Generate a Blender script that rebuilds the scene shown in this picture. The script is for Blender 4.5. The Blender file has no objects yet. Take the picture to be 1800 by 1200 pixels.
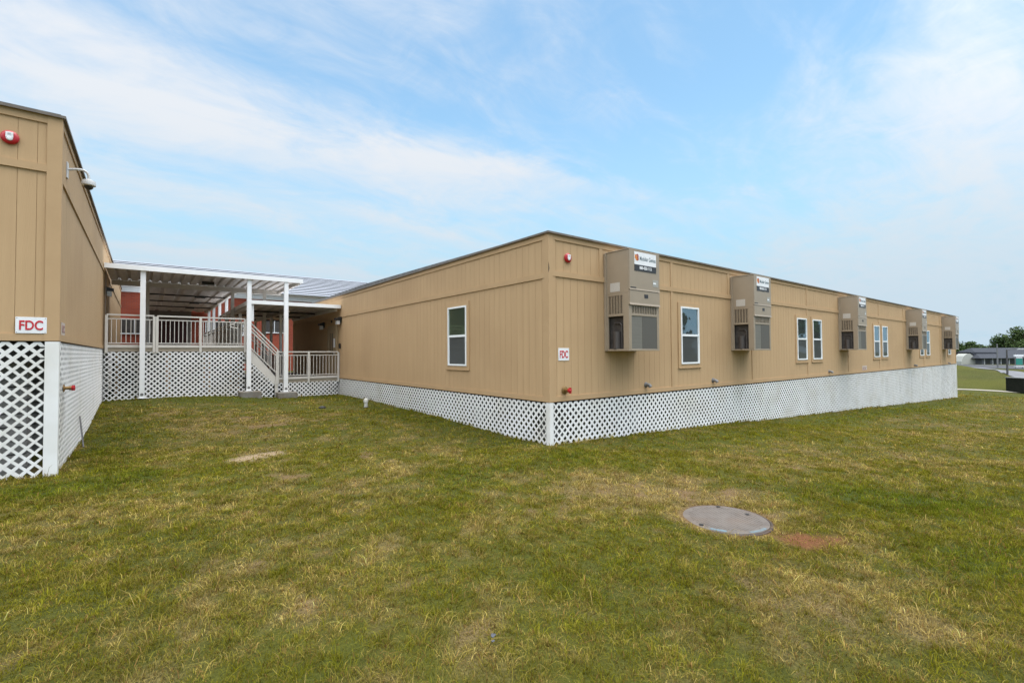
import bpy, math, random
import numpy as np
from mathutils import Vector, Matrix
random.seed(7); rng = np.random.default_rng(11)
S = bpy.context.scene; COL = S.collection
R = math.radians

# ------------------------------------------------------------------ camera
CAM = np.array([-6.289, -6.840, 0.978]); FOC = 826.1
FW = Vector((0.616445, 0.787030, 0.024045)); RT = Vector((0.787340, -0.616482, -0.006737)); UP = Vector((-0.009521, -0.023085, 0.999688))
cd = bpy.data.cameras.new('camera'); cam = bpy.data.objects.new('camera', cd); COL.objects.link(cam)
cd.sensor_width = 36; cd.lens = FOC / 1800 * 36; cd.clip_start = 0.05; cd.clip_end = 4000
cam.matrix_world = Matrix(((RT.x, UP.x, -FW.x, CAM[0]), (RT.y, UP.y, -FW.y, CAM[1]), (RT.z, UP.z, -FW.z, CAM[2]), (0, 0, 0, 1)))
S.camera = cam
S.render.engine = 'CYCLES'
S.view_settings.view_transform = 'Standard'; S.view_settings.look = 'None'; S.view_settings.gamma = 1
S.view_settings.exposure = 1.27
S.cycles.use_denoising = True; S.cycles.denoising_prefilter = 'NONE'
S.cycles.max_bounces = 6; S.cycles.transparent_max_bounces = 4

# ------------------------------------------------------------------ sun and sky
SUN_DIR = Vector((0.10, -0.14, 1.25)).normalized()
sl = bpy.data.lights.new('sun', 'SUN'); sl.energy = 1.1; sl.angle = R(42); sl.color = (1.0, 0.96, 0.90)
so = bpy.data.objects.new('sun', sl); COL.objects.link(so); so.rotation_euler = SUN_DIR.to_track_quat('Z', 'Y').to_euler()

def NT(tree):
    class N: pass
    n = N(); n.t = tree
    def new(kind, ins=None, **kw):
        nd = tree.nodes.new(kind)
        for k, v in kw.items(): setattr(nd, k, v)
        for k, v in (ins or {}).items():
            sk = nd.inputs[k]
            if isinstance(v, bpy.types.NodeSocket): tree.links.new(v, sk)
            else: sk.default_value = v
        return nd
    def math_(op, a, b=0.0, clamp=False): return new('ShaderNodeMath', {0: a, 1: b}, operation=op, use_clamp=clamp).outputs[0]
    def vmath(op, a, b=None, out=0):
        ins = {0: a}
        if b is not None: ins[1] = b
        return new('ShaderNodeVectorMath', ins, operation=op).outputs[out]
    def mix(f, a, b, blend='MIX'):
        m = new('ShaderNodeMix', data_type='RGBA', blend_type=blend); m.clamp_factor = True
        for i, v in ((0, f), (6, a), (7, b)):
            if isinstance(v, bpy.types.NodeSocket): tree.links.new(v, m.inputs[i])
            else: m.inputs[i].default_value = v
        return m.outputs[2]
    def ramp(f, a, b):
        return new('ShaderNodeMapRange', {0: f, 1: a, 2: b, 3: 0.0, 4: 1.0}, interpolation_type='SMOOTHSTEP').outputs[0]
    n.new, n.math, n.vmath, n.mix, n.ramp = new, math_, vmath, mix, ramp
    return n
def c4(c): return (c[0], c[1], c[2], 1.0)

W = bpy.data.worlds.new('World'); S.world = W; W.use_nodes = True
W.node_tree.nodes.clear(); w = NT(W.node_tree)
sky = w.new('ShaderNodeTexSky', sky_type='NISHITA'); sky.sun_disc = False
sky.sun_elevation = math.asin(SUN_DIR.z); sky.sun_rotation = math.atan2(SUN_DIR.x, SUN_DIR.y)
sky.air_density = 1.0; sky.dust_density = 0.4; sky.ozone_density = 2.0
tc = w.new('ShaderNodeTexCoord').outputs['Generated']
d = w.vmath('NORMALIZE', tc)
sx = w.new('ShaderNodeSeparateXYZ', {0: d}); dz = w.math('MAXIMUM', sx.outputs[2], 0.0)
den = w.math('ADD', dz, 0.18)
px = w.math('DIVIDE', sx.outputs[0], den); py = w.math('DIVIDE', sx.outputs[1], den)
pl = w.new('ShaderNodeCombineXYZ', {0: px, 1: py, 2: 0.0}).outputs[0]
def wnoise(scale, rot, sc, det=7.0, dist=0.5, rough=0.55):
    m = w.new('ShaderNodeMapping', {0: pl, 2: (0, 0, R(rot)), 3: scale})
    return w.new('ShaderNodeTexNoise', {'Vector': m.outputs[0], 'Scale': sc, 'Detail': det, 'Roughness': rough, 'Distortion': dist}).outputs[0]
n1 = wnoise((0.30, 1.0, 1), 12, 1.9)
n2 = wnoise((0.45, 0.9, 1), -22, 4.2, 9.0, 0.9, 0.6)
n4 = wnoise((0.6, 0.8, 1), 58, 6.5, 9.0, 1.4, 0.62)
n3 = wnoise((0.8, 0.9, 1), 30, 0.9, 4.0, 0.3)
wn = w.math('SUBTRACT', w.math('ADD', w.math('MULTIPLY', n1, 0.6), w.math('MULTIPLY', n2, 0.4)), 0.5)
def lobe(v, s):
    v = Vector(v).normalized()
    c = w.vmath('DOT_PRODUCT', d, tuple(v), 1)
    return w.math('EXPONENT', w.math('MULTIPLY', w.math('SUBTRACT', c, 1.0), 1.0 / (s * s)))
def band(a, b, s, k, wob=0.10):
    nn = Vector(a).cross(Vector(b)).normalized()
    c = w.math('ADD', w.vmath('DOT_PRODUCT', d, tuple(nn), 1), w.math('MULTIPLY', wn, wob))
    g = w.math('EXPONENT', w.math('MULTIPLY', w.math('MULTIPLY', c, c), -1.0 / (s * s)))
    m = (Vector(a) + Vector(b)).normalized()
    return w.math('MULTIPLY', g, w.math('MULTIPLY', lobe(m, k), 1.0))
bands = [(band((-0.1, 0.909, 0.40), (0.284, 0.872, 0.372), 0.058, 0.40, 0.18), 0.40), (band((0.284, 0.872, 0.375), (0.85, 0.432, 0.285), 0.034, 0.42, 0.18), 0.36),
         (band((0.318, 0.906, 0.279), (0.524, 0.82, 0.225), 0.013, 0.20, 0.05), 0.34), (band((-0.004, 0.985, 0.173), (0.408, 0.896, 0.15), 0.013, 0.30, 0.05), 0.30),
         (lobe((0.95, 0.20, 0.225), 0.17), 0.42), (lobe((0.90, 0.02, 0.46), 0.14), 0.10), (lobe((-0.25, 0.9, 0.42), 0.30), 0.12), (lobe((0.93, 0.13, 0.36), 0.10), 0.14)]
cov = w.math('ADD', w.math('ADD', w.math('MULTIPLY', wn, 2.5), w.math('MULTIPLY', w.math('SUBTRACT', n4, 0.5), 0.75)), 0.33)
cov = w.math('ADD', cov, w.math('MULTIPLY', w.math('SUBTRACT', n3, 0.5), 0.5))
for b_, k_ in bands:
    cov = w.math('ADD', cov, w.math('MULTIPLY', w.math('MULTIPLY', b_, k_), w.math('ADD', 1.0, w.math('MULTIPLY', wn, 1.2))))
cov = w.math('SUBTRACT', cov, w.math('MULTIPLY', lobe((0.76, 0.40, 0.50), 0.27), 0.33))
cov = w.math('ADD', cov, w.math('MULTIPLY', w.math('SUBTRACT', 1.0, w.ramp(dz, 0.0, 0.30)), 0.40))
cov = w.ramp(cov, -0.05, 1.05)
skc = w.mix(w.ramp(dz, 0.04, 0.50), (2.70, 4.12, 5.05, 1), w.mix(1.0, sky.outputs[0], (1.50, 1.68, 1.45, 1), 'MULTIPLY'))
cl = w.mix(w.ramp(dz, 0.0, 0.45), (3.5, 4.35, 5.0, 1), (4.95, 5.2, 5.55, 1))
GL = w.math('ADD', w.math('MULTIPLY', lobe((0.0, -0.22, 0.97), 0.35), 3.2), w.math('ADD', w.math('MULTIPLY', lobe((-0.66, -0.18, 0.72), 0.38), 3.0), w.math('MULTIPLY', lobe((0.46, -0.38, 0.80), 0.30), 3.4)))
fill_glow = w.math('ADD', 1.0, GL)   # sky lobes outside the frame, added to brighten the walls
cl = w.vmath('SCALE', cl); cl.node.inputs[3].default_value = 1.0; W.node_tree.links.new(fill_glow, cl.node.inputs[3])
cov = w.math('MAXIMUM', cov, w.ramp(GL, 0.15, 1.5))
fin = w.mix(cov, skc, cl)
bg = w.new('ShaderNodeBackground', {0: fin, 1: 0.069})
wo = w.new('ShaderNodeOutputWorld', {0: bg.outputs[0]})

# ------------------------------------------------------------------ helpers
class MB:
    def __init__(s): s.v = []; s.f = []
    def add(s, vs, fs):
        o = len(s.v); s.v += [tuple(v) for v in vs]; s.f += [tuple(i + o for i in f) for f in fs]
    def box(s, x0, x1, y0, y1, z0, z1):
        s.add([(x0, y0, z0), (x1, y0, z0), (x1, y1, z0), (x0, y1, z0), (x0, y0, z1), (x1, y0, z1), (x1, y1, z1), (x0, y1, z1)],
              [(0, 3, 2, 1), (4, 5, 6, 7), (0, 1, 5, 4), (1, 2, 6, 5), (2, 3, 7, 6), (3, 0, 4, 7)])
    def bar(s, a, b, wd, ht, up=(0, 0, 1)):
        a, b = Vector(a), Vector(b); t = (b - a).normalized(); u = Vector(up)
        sd = t.cross(u).normalized(); u = sd.cross(t).normalized(); vs = []
        for p in (a, b):
            for i, j in ((-1, -1), (1, -1), (1, 1), (-1, 1)): vs.append(p + sd * i * wd / 2 + u * j * ht / 2)
        s.add(vs, [(3, 2, 1, 0), (4, 5, 6, 7), (0, 1, 5, 4), (1, 2, 6, 5), (2, 3, 7, 6), (3, 0, 4, 7)])
    def tube(s, pts, r, n=10, caps=True):
        pts = [Vector(p) for p in pts]; rs = r if isinstance(r, (list, tuple)) else [r] * len(pts)
        o = len(s.v); u = None
        for i, p in enumerate(pts):
            t = (pts[min(i + 1, len(pts) - 1)] - pts[max(i - 1, 0)]).normalized()
            if u is None: u = t.orthogonal().normalized()
            u = (u - t * u.dot(t)).normalized(); q = t.cross(u)
            for k in range(n):
                a = 2 * math.pi * k / n; s.v.append(tuple(p + (u * math.cos(a) + q * math.sin(a)) * rs[i]))
        for i in range(len(pts) - 1):
            for k in range(n):
                a, b = o + i * n + k, o + i * n + (k + 1) % n; s.f.append((a, b, b + n, a + n))
        if caps:
            s.f.append(tuple(o + k for k in range(n))[::-1]); s.f.append(tuple(o + (len(pts) - 1) * n + k for k in range(n)))
    def lathe(s, prof, n=24, mat=None):       # prof (r, z) around local Z, mat places it
        o = len(s.v); mat = mat or Matrix()
        for r_, z in prof:
            for k in range(n):
                a = 2 * math.pi * k / n; s.v.append(tuple(mat @ Vector((r_ * math.cos(a), r_ * math.sin(a), z))))
        for i in range(len(prof) - 1):
            for k in range(n):
                a, b = o + i * n + k, o + i * n + (k + 1) % n; s.f.append((a, b, b + n, a + n))
        s.f.append(tuple(o + k for k in range(n))[::-1]); s.f.append(tuple(o + (len(prof) - 1) * n + k for k in range(n)))
    def prism(s, poly, e):                     # planar polygon extruded by vector e
        e = Vector(e); n = len(poly); vs = [Vector(p) for p in poly]; vs += [v + e for v in vs]
        s.add(vs, [tuple(range(n))[::-1], tuple(range(n, 2 * n))] + [(i, (i + 1) % n, n + (i + 1) % n, n + i) for i in range(n)])
    def build(s, name, m, parent=None, off=(0, 0, 0), loc=None, smooth=False, bevel=0.0):
        me = bpy.data.meshes.new(name)
        vs = [(v[0] - off[0], v[1] - off[1], v[2] - off[2]) for v in s.v]
        me.from_pydata(vs, [], s.f); me.materials.append(m)
        import bmesh
        bm = bmesh.new(); bm.from_mesh(me); bmesh.ops.recalc_face_normals(bm, faces=bm.faces); bm.to_mesh(me); bm.free()
        if smooth:
            for p in me.polygons: p.use_smooth = True
            me.set_sharp_from_angle(angle=R(40))
        o = bpy.data.objects.new(name, me); COL.objects.link(o)
        if bevel:
            md = o.modifiers.new('bevel', 'BEVEL'); md.width = bevel; md.segments = 2; md.limit_method = 'ANGLE'
        if parent is not None: o.parent = parent
        if loc is not None: o.location = loc
        return o
def tag(o, label=None, cat=None, group=None, kind=None):
    if label: o['label'] = label
    if cat: o['category'] = cat
    if group: o['group'] = group
    if kind: o['kind'] = kind
    return o
def thing(name, label, cat, loc=(0, 0, 0), group=None, rotz=0.0):
    o = bpy.data.objects.new(name, None); COL.objects.link(o); o.location = loc; o.rotation_euler = (0, 0, rotz); o.empty_display_size = 0.1
    return tag(o, label, cat, group)
def copy_tree(o, parent=None):
    c = o.copy(); COL.objects.link(c)
    if parent is not None: c.parent = parent
    for ch in [x for x in bpy.data.objects if x.parent == o]: copy_tree(ch, c)
    return c
def text_mesh(name, s, wd, ht, m, parent, mat4, depth=0.002, bold=0.0):
    size = 1.0; depth /= ht
    cu = bpy.data.curves.new(name, 'FONT'); cu.body = s; cu.size = size; cu.extrude = depth; cu.offset = bold
    cu.align_x = 'CENTER'; cu.align_y = 'CENTER'
    t = bpy.data.objects.new(name, cu); COL.objects.link(t); bpy.context.view_layer.update()
    me = bpy.data.meshes.new_from_object(t.evaluated_get(bpy.context.evaluated_depsgraph_get()))
    bpy.data.objects.remove(t); c = np.array([v.co for v in me.vertices]); lo, hi = c.min(0), c.max(0)
    me.transform(mat4 @ Matrix.Diagonal((wd / (hi[0] - lo[0]), ht / (hi[1] - lo[1]), ht, 1)) @ Matrix.Translation((-(lo[0] + hi[0]) / 2, -(lo[1] + hi[1]) / 2, 0))); me.materials.clear(); me.materials.append(m)
    o = bpy.data.objects.new(name, me); COL.objects.link(o); o.parent = parent; return o
RX90 = Matrix.Rotation(R(90), 4, 'X')                       # text on a wall that faces -Y
RXZ = Matrix.Rotation(R(90), 4, 'Z') @ RX90                 # text on a wall that faces +X

# value noise in numpy
def _h(ix, iy, seed):
    n = (ix.astype(np.int64) * 374761393 + iy.astype(np.int64) * 668265263 + seed * 974634777) & 0x7fffffff
    n = ((n ^ (n >> 13)) * 1274126177) & 0x7fffffff
    return ((n ^ (n >> 16)) & 0xffff) / 65535.0
def vnoise(x, y, sc, seed=0, octv=3):
    t = 0; a = 1.0; s = 0
    for o in range(octv):
        X, Y = np.asarray(x, float) * sc, np.asarray(y, float) * sc
        ix, iy = np.floor(X), np.floor(Y); fx, fy = X - ix, Y - iy; fx = fx * fx * (3 - 2 * fx); fy = fy * fy * (3 - 2 * fy)
        v = (_h(ix, iy, seed + o) * (1 - fx) + _h(ix + 1, iy, seed + o) * fx) * (1 - fy) + (_h(ix, iy + 1, seed + o) * (1 - fx) + _h(ix + 1, iy + 1, seed + o) * fx) * fy
        t = t + v * a; s += a; a *= 0.5; sc *= 2.03
    return t / s

# ------------------------------------------------------------------ materials
MATS = {}
def mat(name, col, col2=None, rough=0.7, spec=0.4, metal=0.0, nscale=6.0, stretch=(1, 1, 1), amt=(0.35, 0.75), bump=0.0, bscale=60.0, emit=0, coat=0.0, col3=None, n3=1.0):
    if name in MATS: return MATS[name]
    m = bpy.data.materials.new(name); m.use_nodes = True; m.node_tree.nodes.clear(); n = NT(m.node_tree)
    g = n.new('ShaderNodeTexCoord').outputs['Object']
    mp = n.new('ShaderNodeMapping', {0: g, 3: stretch}).outputs[0]
    base = c4(col)
    if col2:
        nz = n.new('ShaderNodeTexNoise', {'Vector': mp, 'Scale': nscale, 'Detail': 6.0, 'Roughness': 0.6}).outputs[0]
        base = n.mix(n.ramp(nz, *amt), c4(col), c4(col2))
    if col3:
        nz3 = n.new('ShaderNodeTexNoise', {'Vector': g, 'Scale': n3, 'Detail': 3.0}).outputs[0]
        base = n.mix(n.math('MULTIPLY', n.ramp(nz3, 0.45, 0.75), 0.7), base, c4(col3))
    b = n.new('ShaderNodeBsdfPrincipled', {'Base Color': base, 'Roughness': rough, 'Metallic': metal, 'Specular IOR Level': spec, 'Coat Weight': coat})
    if bump:
        bn = n.new('ShaderNodeTexNoise', {'Vector': mp, 'Scale': bscale, 'Detail': 4.0}).outputs[0]
        bp = n.new('ShaderNodeBump', {'Strength': bump, 'Distance': 0.01, 'Height': bn}); m.node_tree.links.new(bp.outputs[0], b.inputs['Normal'])
    n.new('ShaderNodeOutputMaterial', {0: b.outputs[0]}); MATS[name] = m; return m
tan = mat('tan_siding', (0.455, 0.303, 0.165), (0.49, 0.329, 0.181), 0.75, 0.25, nscale=3.0, stretch=(2.2, 2.2, 0.16), bump=0.25, bscale=45, col3=(0.41, 0.268, 0.145), n3=0.5)
tan_trim = mat('tan_trim', (0.458, 0.305, 0.167), (0.425, 0.28, 0.151), 0.72, 0.25, nscale=2.0, bump=0.1)
backing = mat('groove_backing', (0.38, 0.242, 0.126), None, 0.9, 0.1)
drip = mat('roof_edge_metal', (0.13, 0.105, 0.085), (0.18, 0.15, 0.12), 0.5, 0.4)
roofm = mat('membrane_roof', (0.12, 0.12, 0.12), (0.2, 0.2, 0.2), 0.9, 0.2)
white = mat('white_vinyl', (0.78, 0.77, 0.755), (0.70, 0.69, 0.67), 0.5, 0.4, nscale=1.3, col3=(0.64, 0.61, 0.55), n3=1.1)
whitef = mat('white_window_frame', (0.80, 0.81, 0.81), None, 0.4, 0.5)
alum = mat('white_aluminium', (0.84, 0.84, 0.84), (0.77, 0.77, 0.76), 0.45, 0.5, nscale=1.5)
ivory = mat('ivory_railing_paint', (0.62, 0.585, 0.535), (0.56, 0.52, 0.47), 0.5, 0.4, nscale=3)
deckm = mat('deck_fascia', (0.40, 0.345, 0.27), (0.33, 0.28, 0.21), 0.7, 0.3, nscale=4, stretch=(0.3, 1, 2))
soffit = mat('canopy_underside', (0.68, 0.61, 0.55), (0.50, 0.44, 0.39), 0.45, 0.5, nscale=2.4, stretch=(2, 0.3, 1))
floorm = mat('deck_floor', (0.30, 0.28, 0.25), (0.24, 0.22, 0.2), 0.8, 0.2)
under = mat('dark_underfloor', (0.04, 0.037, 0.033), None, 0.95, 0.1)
cmu = mat('concrete_block', (0.32, 0.31, 0.30), (0.24, 0.235, 0.225), 0.9, 0.2, nscale=9, bump=0.3)
conc = mat('footing_concrete', (0.235, 0.22, 0.195), (0.15, 0.14, 0.122), 0.9, 0.2, nscale=7, bump=0.4, col3=(0.2, 0.15, 0.1), n3=2)
acm = mat('cooler_paint', (0.31, 0.245, 0.175), (0.285, 0.225, 0.16), 0.36, 0.5, nscale=3)
acdark = mat('coil_dark', (0.045, 0.038, 0.034), (0.075, 0.065, 0.058), 0.55, 0.4, nscale=8)
coil = mat('coil_fins', (0.098, 0.088, 0.074), (0.078, 0.07, 0.058), 0.5, 0.5, nscale=90, stretch=(1, 1, 8))
coil2 = mat('coil_fins_pale', (0.16, 0.147, 0.122), (0.135, 0.124, 0.103), 0.5, 0.5, nscale=12, stretch=(0.3, 1, 5))
grey = mat('grey_plastic', (0.17, 0.168, 0.165), (0.13, 0.128, 0.125), 0.5, 0.4)
palegrey = mat('pale_grey_plastic', (0.56, 0.56, 0.56), (0.48, 0.48, 0.48), 0.4, 0.5)
black = mat('black_plastic', (0.018, 0.018, 0.018), None, 0.4, 0.5)
red = mat('red_plastic', (0.42, 0.012, 0.018), None, 0.3, 0.5)
redp = mat('red_lettering', (0.50, 0.03, 0.04), None, 0.5, 0.3)
signw = mat('sign_white', (0.78, 0.78, 0.79), (0.72, 0.72, 0.73), 0.4, 0.4)
signblk = mat('sign_black', (0.03, 0.028, 0.03), None, 0.4, 0.4)
ink = mat('grey_blue_ink', (0.13, 0.17, 0.19), None, 0.5, 0.3)
orange = mat('orange_ink', (0.62, 0.22, 0.05), None, 0.5, 0.3)
rust = mat('dark_red_ink', (0.33, 0.05, 0.03), None, 0.5, 0.3)
paper = mat('paper_sticker', (0.50, 0.46, 0.41), (0.42, 0.38, 0.33), 0.6, 0.3, nscale=30, stretch=(0.3, 1, 3))
brass = mat('tarnished_brass', (0.30, 0.19, 0.075), (0.2, 0.12, 0.05), 0.45, 0.5, metal=0.7, nscale=20)
iron = mat('cast_iron', (0.132, 0.112, 0.095), (0.088, 0.072, 0.060), 0.6, 0.4, nscale=7, bump=0.2, col3=(0.13, 0.095, 0.07), n3=3)
rustring = mat('rusty_ring', (0.045, 0.033, 0.028), (0.08, 0.05, 0.036), 0.7, 0.3, nscale=12)
pvc = mat('dirty_white_pvc', (0.62, 0.61, 0.57), (0.40, 0.37, 0.31), 0.45, 0.5, nscale=7)
wood = mat('brown_timber', (0.27, 0.15, 0.065), (0.2, 0.11, 0.05), 0.8, 0.2)
steel = mat('dark_steel', (0.06, 0.06, 0.062), (0.09, 0.08, 0.075), 0.6, 0.4)
doorm = mat('tan_door', (0.33, 0.24, 0.135), None, 0.5, 0.4)
slate = mat('slate_metal_roof', (0.35, 0.365, 0.405), (0.31, 0.325, 0.36), 0.45, 0.4, nscale=0.6)
maroon = mat('maroon_door', (0.045, 0.012, 0.012), None, 0.5, 0.4)
bgreen = mat('dark_green_metal', (0.010, 0.012, 0.008), (0.016, 0.017, 0.012), 0.8, 0.15, nscale=5)
asphalt = mat('road_asphalt', (0.17, 0.17, 0.178), (0.14, 0.14, 0.147), 0.9, 0.2, nscale=0.6)
lot = mat('parking_asphalt', (0.075, 0.075, 0.08), (0.06, 0.06, 0.063), 0.9, 0.2, nscale=0.3)
pathm = mat('path_concrete', (0.30, 0.275, 0.225), (0.26, 0.235, 0.19), 0.9, 0.2, nscale=1.0)
shingle = mat('grey_shingles', (0.050, 0.054, 0.064), (0.040, 0.043, 0.051), 0.9, 0.2, nscale=2.0)
barnw = mat('pale_barn_siding', (0.40, 0.40, 0.36), (0.35, 0.35, 0.315), 0.8, 0.2)
farwall = mat('grey_cladding', (0.13, 0.135, 0.148), (0.09, 0.094, 0.103), 0.8, 0.2, nscale=0.8)
teal = mat('teal_sign', (0.03, 0.22, 0.17), None, 0.5, 0.4)
bark = mat('bark', (0.10, 0.075, 0.055), (0.06, 0.045, 0.035), 0.95, 0.1, nscale=5)
blue = mat('chalk_blue', (0.13, 0.19, 0.22), (0.13, 0.125, 0.115), 0.8, 0.2, nscale=25)

def glass_mat(name, base, gl, tint):
    m = bpy.data.materials.new(name); m.use_nodes = True; m.node_tree.nodes.clear(); n = NT(m.node_tree)
    g = n.new('ShaderNodeTexCoord').outputs['Object']
    nz = n.new('ShaderNodeTexNoise', {'Vector': g, 'Scale': 2.2, 'Detail': 3.0}).outputs[0]
    bp = n.new('ShaderNodeBump', {'Strength': 0.06, 'Distance': 0.02, 'Height': nz})
    d_ = n.new('ShaderNodeBsdfPrincipled', {'Base Color': c4(base), 'Roughness': 0.5, 'Specular IOR Level': 0.3})
    s_ = n.new('ShaderNodeBsdfGlossy', {'Color': c4(tint), 'Roughness': 0.02, 'Normal': bp.outputs[0]})
    fr = n.new('ShaderNodeFresnel', {'IOR': 1.5}).outputs[0]
    mx = n.new('ShaderNodeMixShader', {0: n.math('ADD', n.math('MULTIPLY', fr, 0.9), gl, True), 1: d_.outputs[0], 2: s_.outputs[0]})
    n.new('ShaderNodeOutputMaterial', {0: mx.outputs[0]}); return m
glass_up = glass_mat('clear_window_glass', (0.03, 0.035, 0.035), 0.30, (0.50, 0.66, 0.74))
glass_lo = glass_mat('screened_window_glass', (0.055, 0.058, 0.056), 0.0, (0.45, 0.5, 0.52))
glass_green = glass_mat('green_reflection_glass', (0.030, 0.042, 0.022), 0.05, (0.55, 0.75, 0.45))  # reflected lawn green put into the base and gloss colours

def brick_mat():
    m = bpy.data.materials.new('red_brick'); m.use_nodes = True; m.node_tree.nodes.clear(); n = NT(m.node_tree)
    g = n.new('ShaderNodeTexCoord').outputs['Object']; s_ = n.new('ShaderNodeSeparateXYZ', {0: g})
    v = n.new('ShaderNodeCombineXYZ', {0: s_.outputs[0], 1: s_.outputs[2], 2: 0.0}).outputs[0]
    b = n.new('ShaderNodeTexBrick', {'Vector': v, 'Color1': (0.36, 0.075, 0.036, 1), 'Color2': (0.28, 0.056, 0.03, 1), 'Mortar': (0.24, 0.10, 0.08, 1), 'Scale': 1.0,
                                     'Mortar Size': 0.008, 'Brick Width': 0.22, 'Row Height': 0.075})
    p = n.new('ShaderNodeBsdfPrincipled', {'Base Color': b.outputs[0], 'Roughness': 0.9, 'Specular IOR Level': 0.2})
    n.new('ShaderNodeOutputMaterial', {0: p.outputs[0]}); return m
brickm = brick_mat()

# ------------------------------------------------------------------ terrain
AN = np.array([(0, 0, -.836), (2.3, 0, -.91), (5.7, 0, -1.03), (9.3, 0, -1.2), (16.1, 0, -1.48), (26.5, 0, -1.9), (38.7, 0, -2.36),
    (0, 1.2, -.85), (0, 3.6, -.78), (0, 7, -.69), (0, 9.9, -.66), (0, 12.3, -.668), (-1.7, 12.6, -.65), (-2.4, 12.6, -.66), (-3.5, 12.6, -.52), (-6.2, 12.6, -.42), (-7.3, 12.6, -.45),
    (-7.87, 2.85, -.755), (-7.3, 2.85, -.80), (-7.3, 6.2, -.80), (-7.3, 8.9, -.70), (-9.5, 2.0, -.74), (-4, 6, -.75),
    (-6.3, -6.8, -.78), (-9, -3, -.76), (-1.07, -4.08, -.935), (3, -6, -1.03), (10, -9, -1.38), (20, -10, -1.85), (40, -10, -2.55), (-4.7, 1, -.80), (-14, -10, -.7), (0, -14, -.95),
    (55.1, 2.4, -2.8), (58.7, -.46, -3.05), (60, -1.47, -3.17), (52, 8, -2.7), (50, 18, -2.4), (70, -8, -3.0), (46, -6, -2.72), (62, -8, -3.15),
    (82.75, 6.07, -1.18), (84, 12, -1.15), (75, 7, -1.7), (80, 20, -1.3), (83.7, 2.36, -2.2), (76.4, .99, -2.2), (69.1, -.55, -2.2), (66.5, -1.05, -2.2), (65, -3, -2.2), (107, 6.4, -2.2),
    (89.2, .73, -2.25), (96.6, 3.06, -2.25), (102.6, 5.2, -2.25), (80, -3, -2.25), (100, 14, -1.6), (110, 25, -1.9), (115, 5, -2.5), (120, -5, -2.6), (100, -15, -2.6), (150, 12, -3.3), (180, 25, -3.6), (180, 0, -3.6), (200, 20, -3.66),
    (230, 20, -3.7), (280, 30, -3.7), (350, 60, -3.7), (300, -60, -3.7), (150, -80, -3.4), (60, -60, -2.8), (0, -60, -1.5), (-60, -60, -1), (-60, 20, -.5), (-60, 60, 0), (0, 28, -.1), (-20, 28, -.2), (40, 40, -1.5), (20, 20, -1.0), (100, 80, -2), (0, 90, 0)])
def _tps(r2): return np.where(r2 > 0, 0.5 * r2 * np.log(np.maximum(r2, 1e-12)), 0)
_P = AN[:, :2]; _n = len(AN)
_K = _tps(((_P[:, None] - _P[None]) ** 2).sum(-1)) + np.eye(_n) * 0.5
_Q = np.c_[np.ones(_n), _P]
_A = np.zeros((_n + 3, _n + 3)); _A[:_n, :_n] = _K; _A[:_n, _n:] = _Q; _A[_n:, :_n] = _Q.T
_sol = np.linalg.solve(_A, np.r_[AN[:, 2], 0, 0, 0])
def G(x, y):
    x = np.asarray(x, float); y = np.asarray(y, float); sh = x.shape; x = x.ravel(); y = y.ravel(); out = np.empty(len(x))
    cx = np.clip(x, -70, 360); cy = np.clip(y, -85, 95)
    for i in range(0, len(x), 20000):
        a, b = cx[i:i + 20000], cy[i:i + 20000]
        r2 = (a[:, None] - _P[:, 0]) ** 2 + (b[:, None] - _P[:, 1]) ** 2
        out[i:i + 20000] = _tps(r2) @ _sol[:_n] + _sol[_n] + _sol[_n + 1] * a + _sol[_n + 2] * b
    near = np.exp(-((x + 3) ** 2 + (y + 1) ** 2) / 400)
    out += near * (vnoise(x, y, 0.9, 5, 3) - 0.5) * 0.05
    return out.reshape(sh)
def g1(x, y): return float(G(np.array([x]), np.array([y]))[0])
MH = (-1.09, -4.09)                                         # manhole centre

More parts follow.
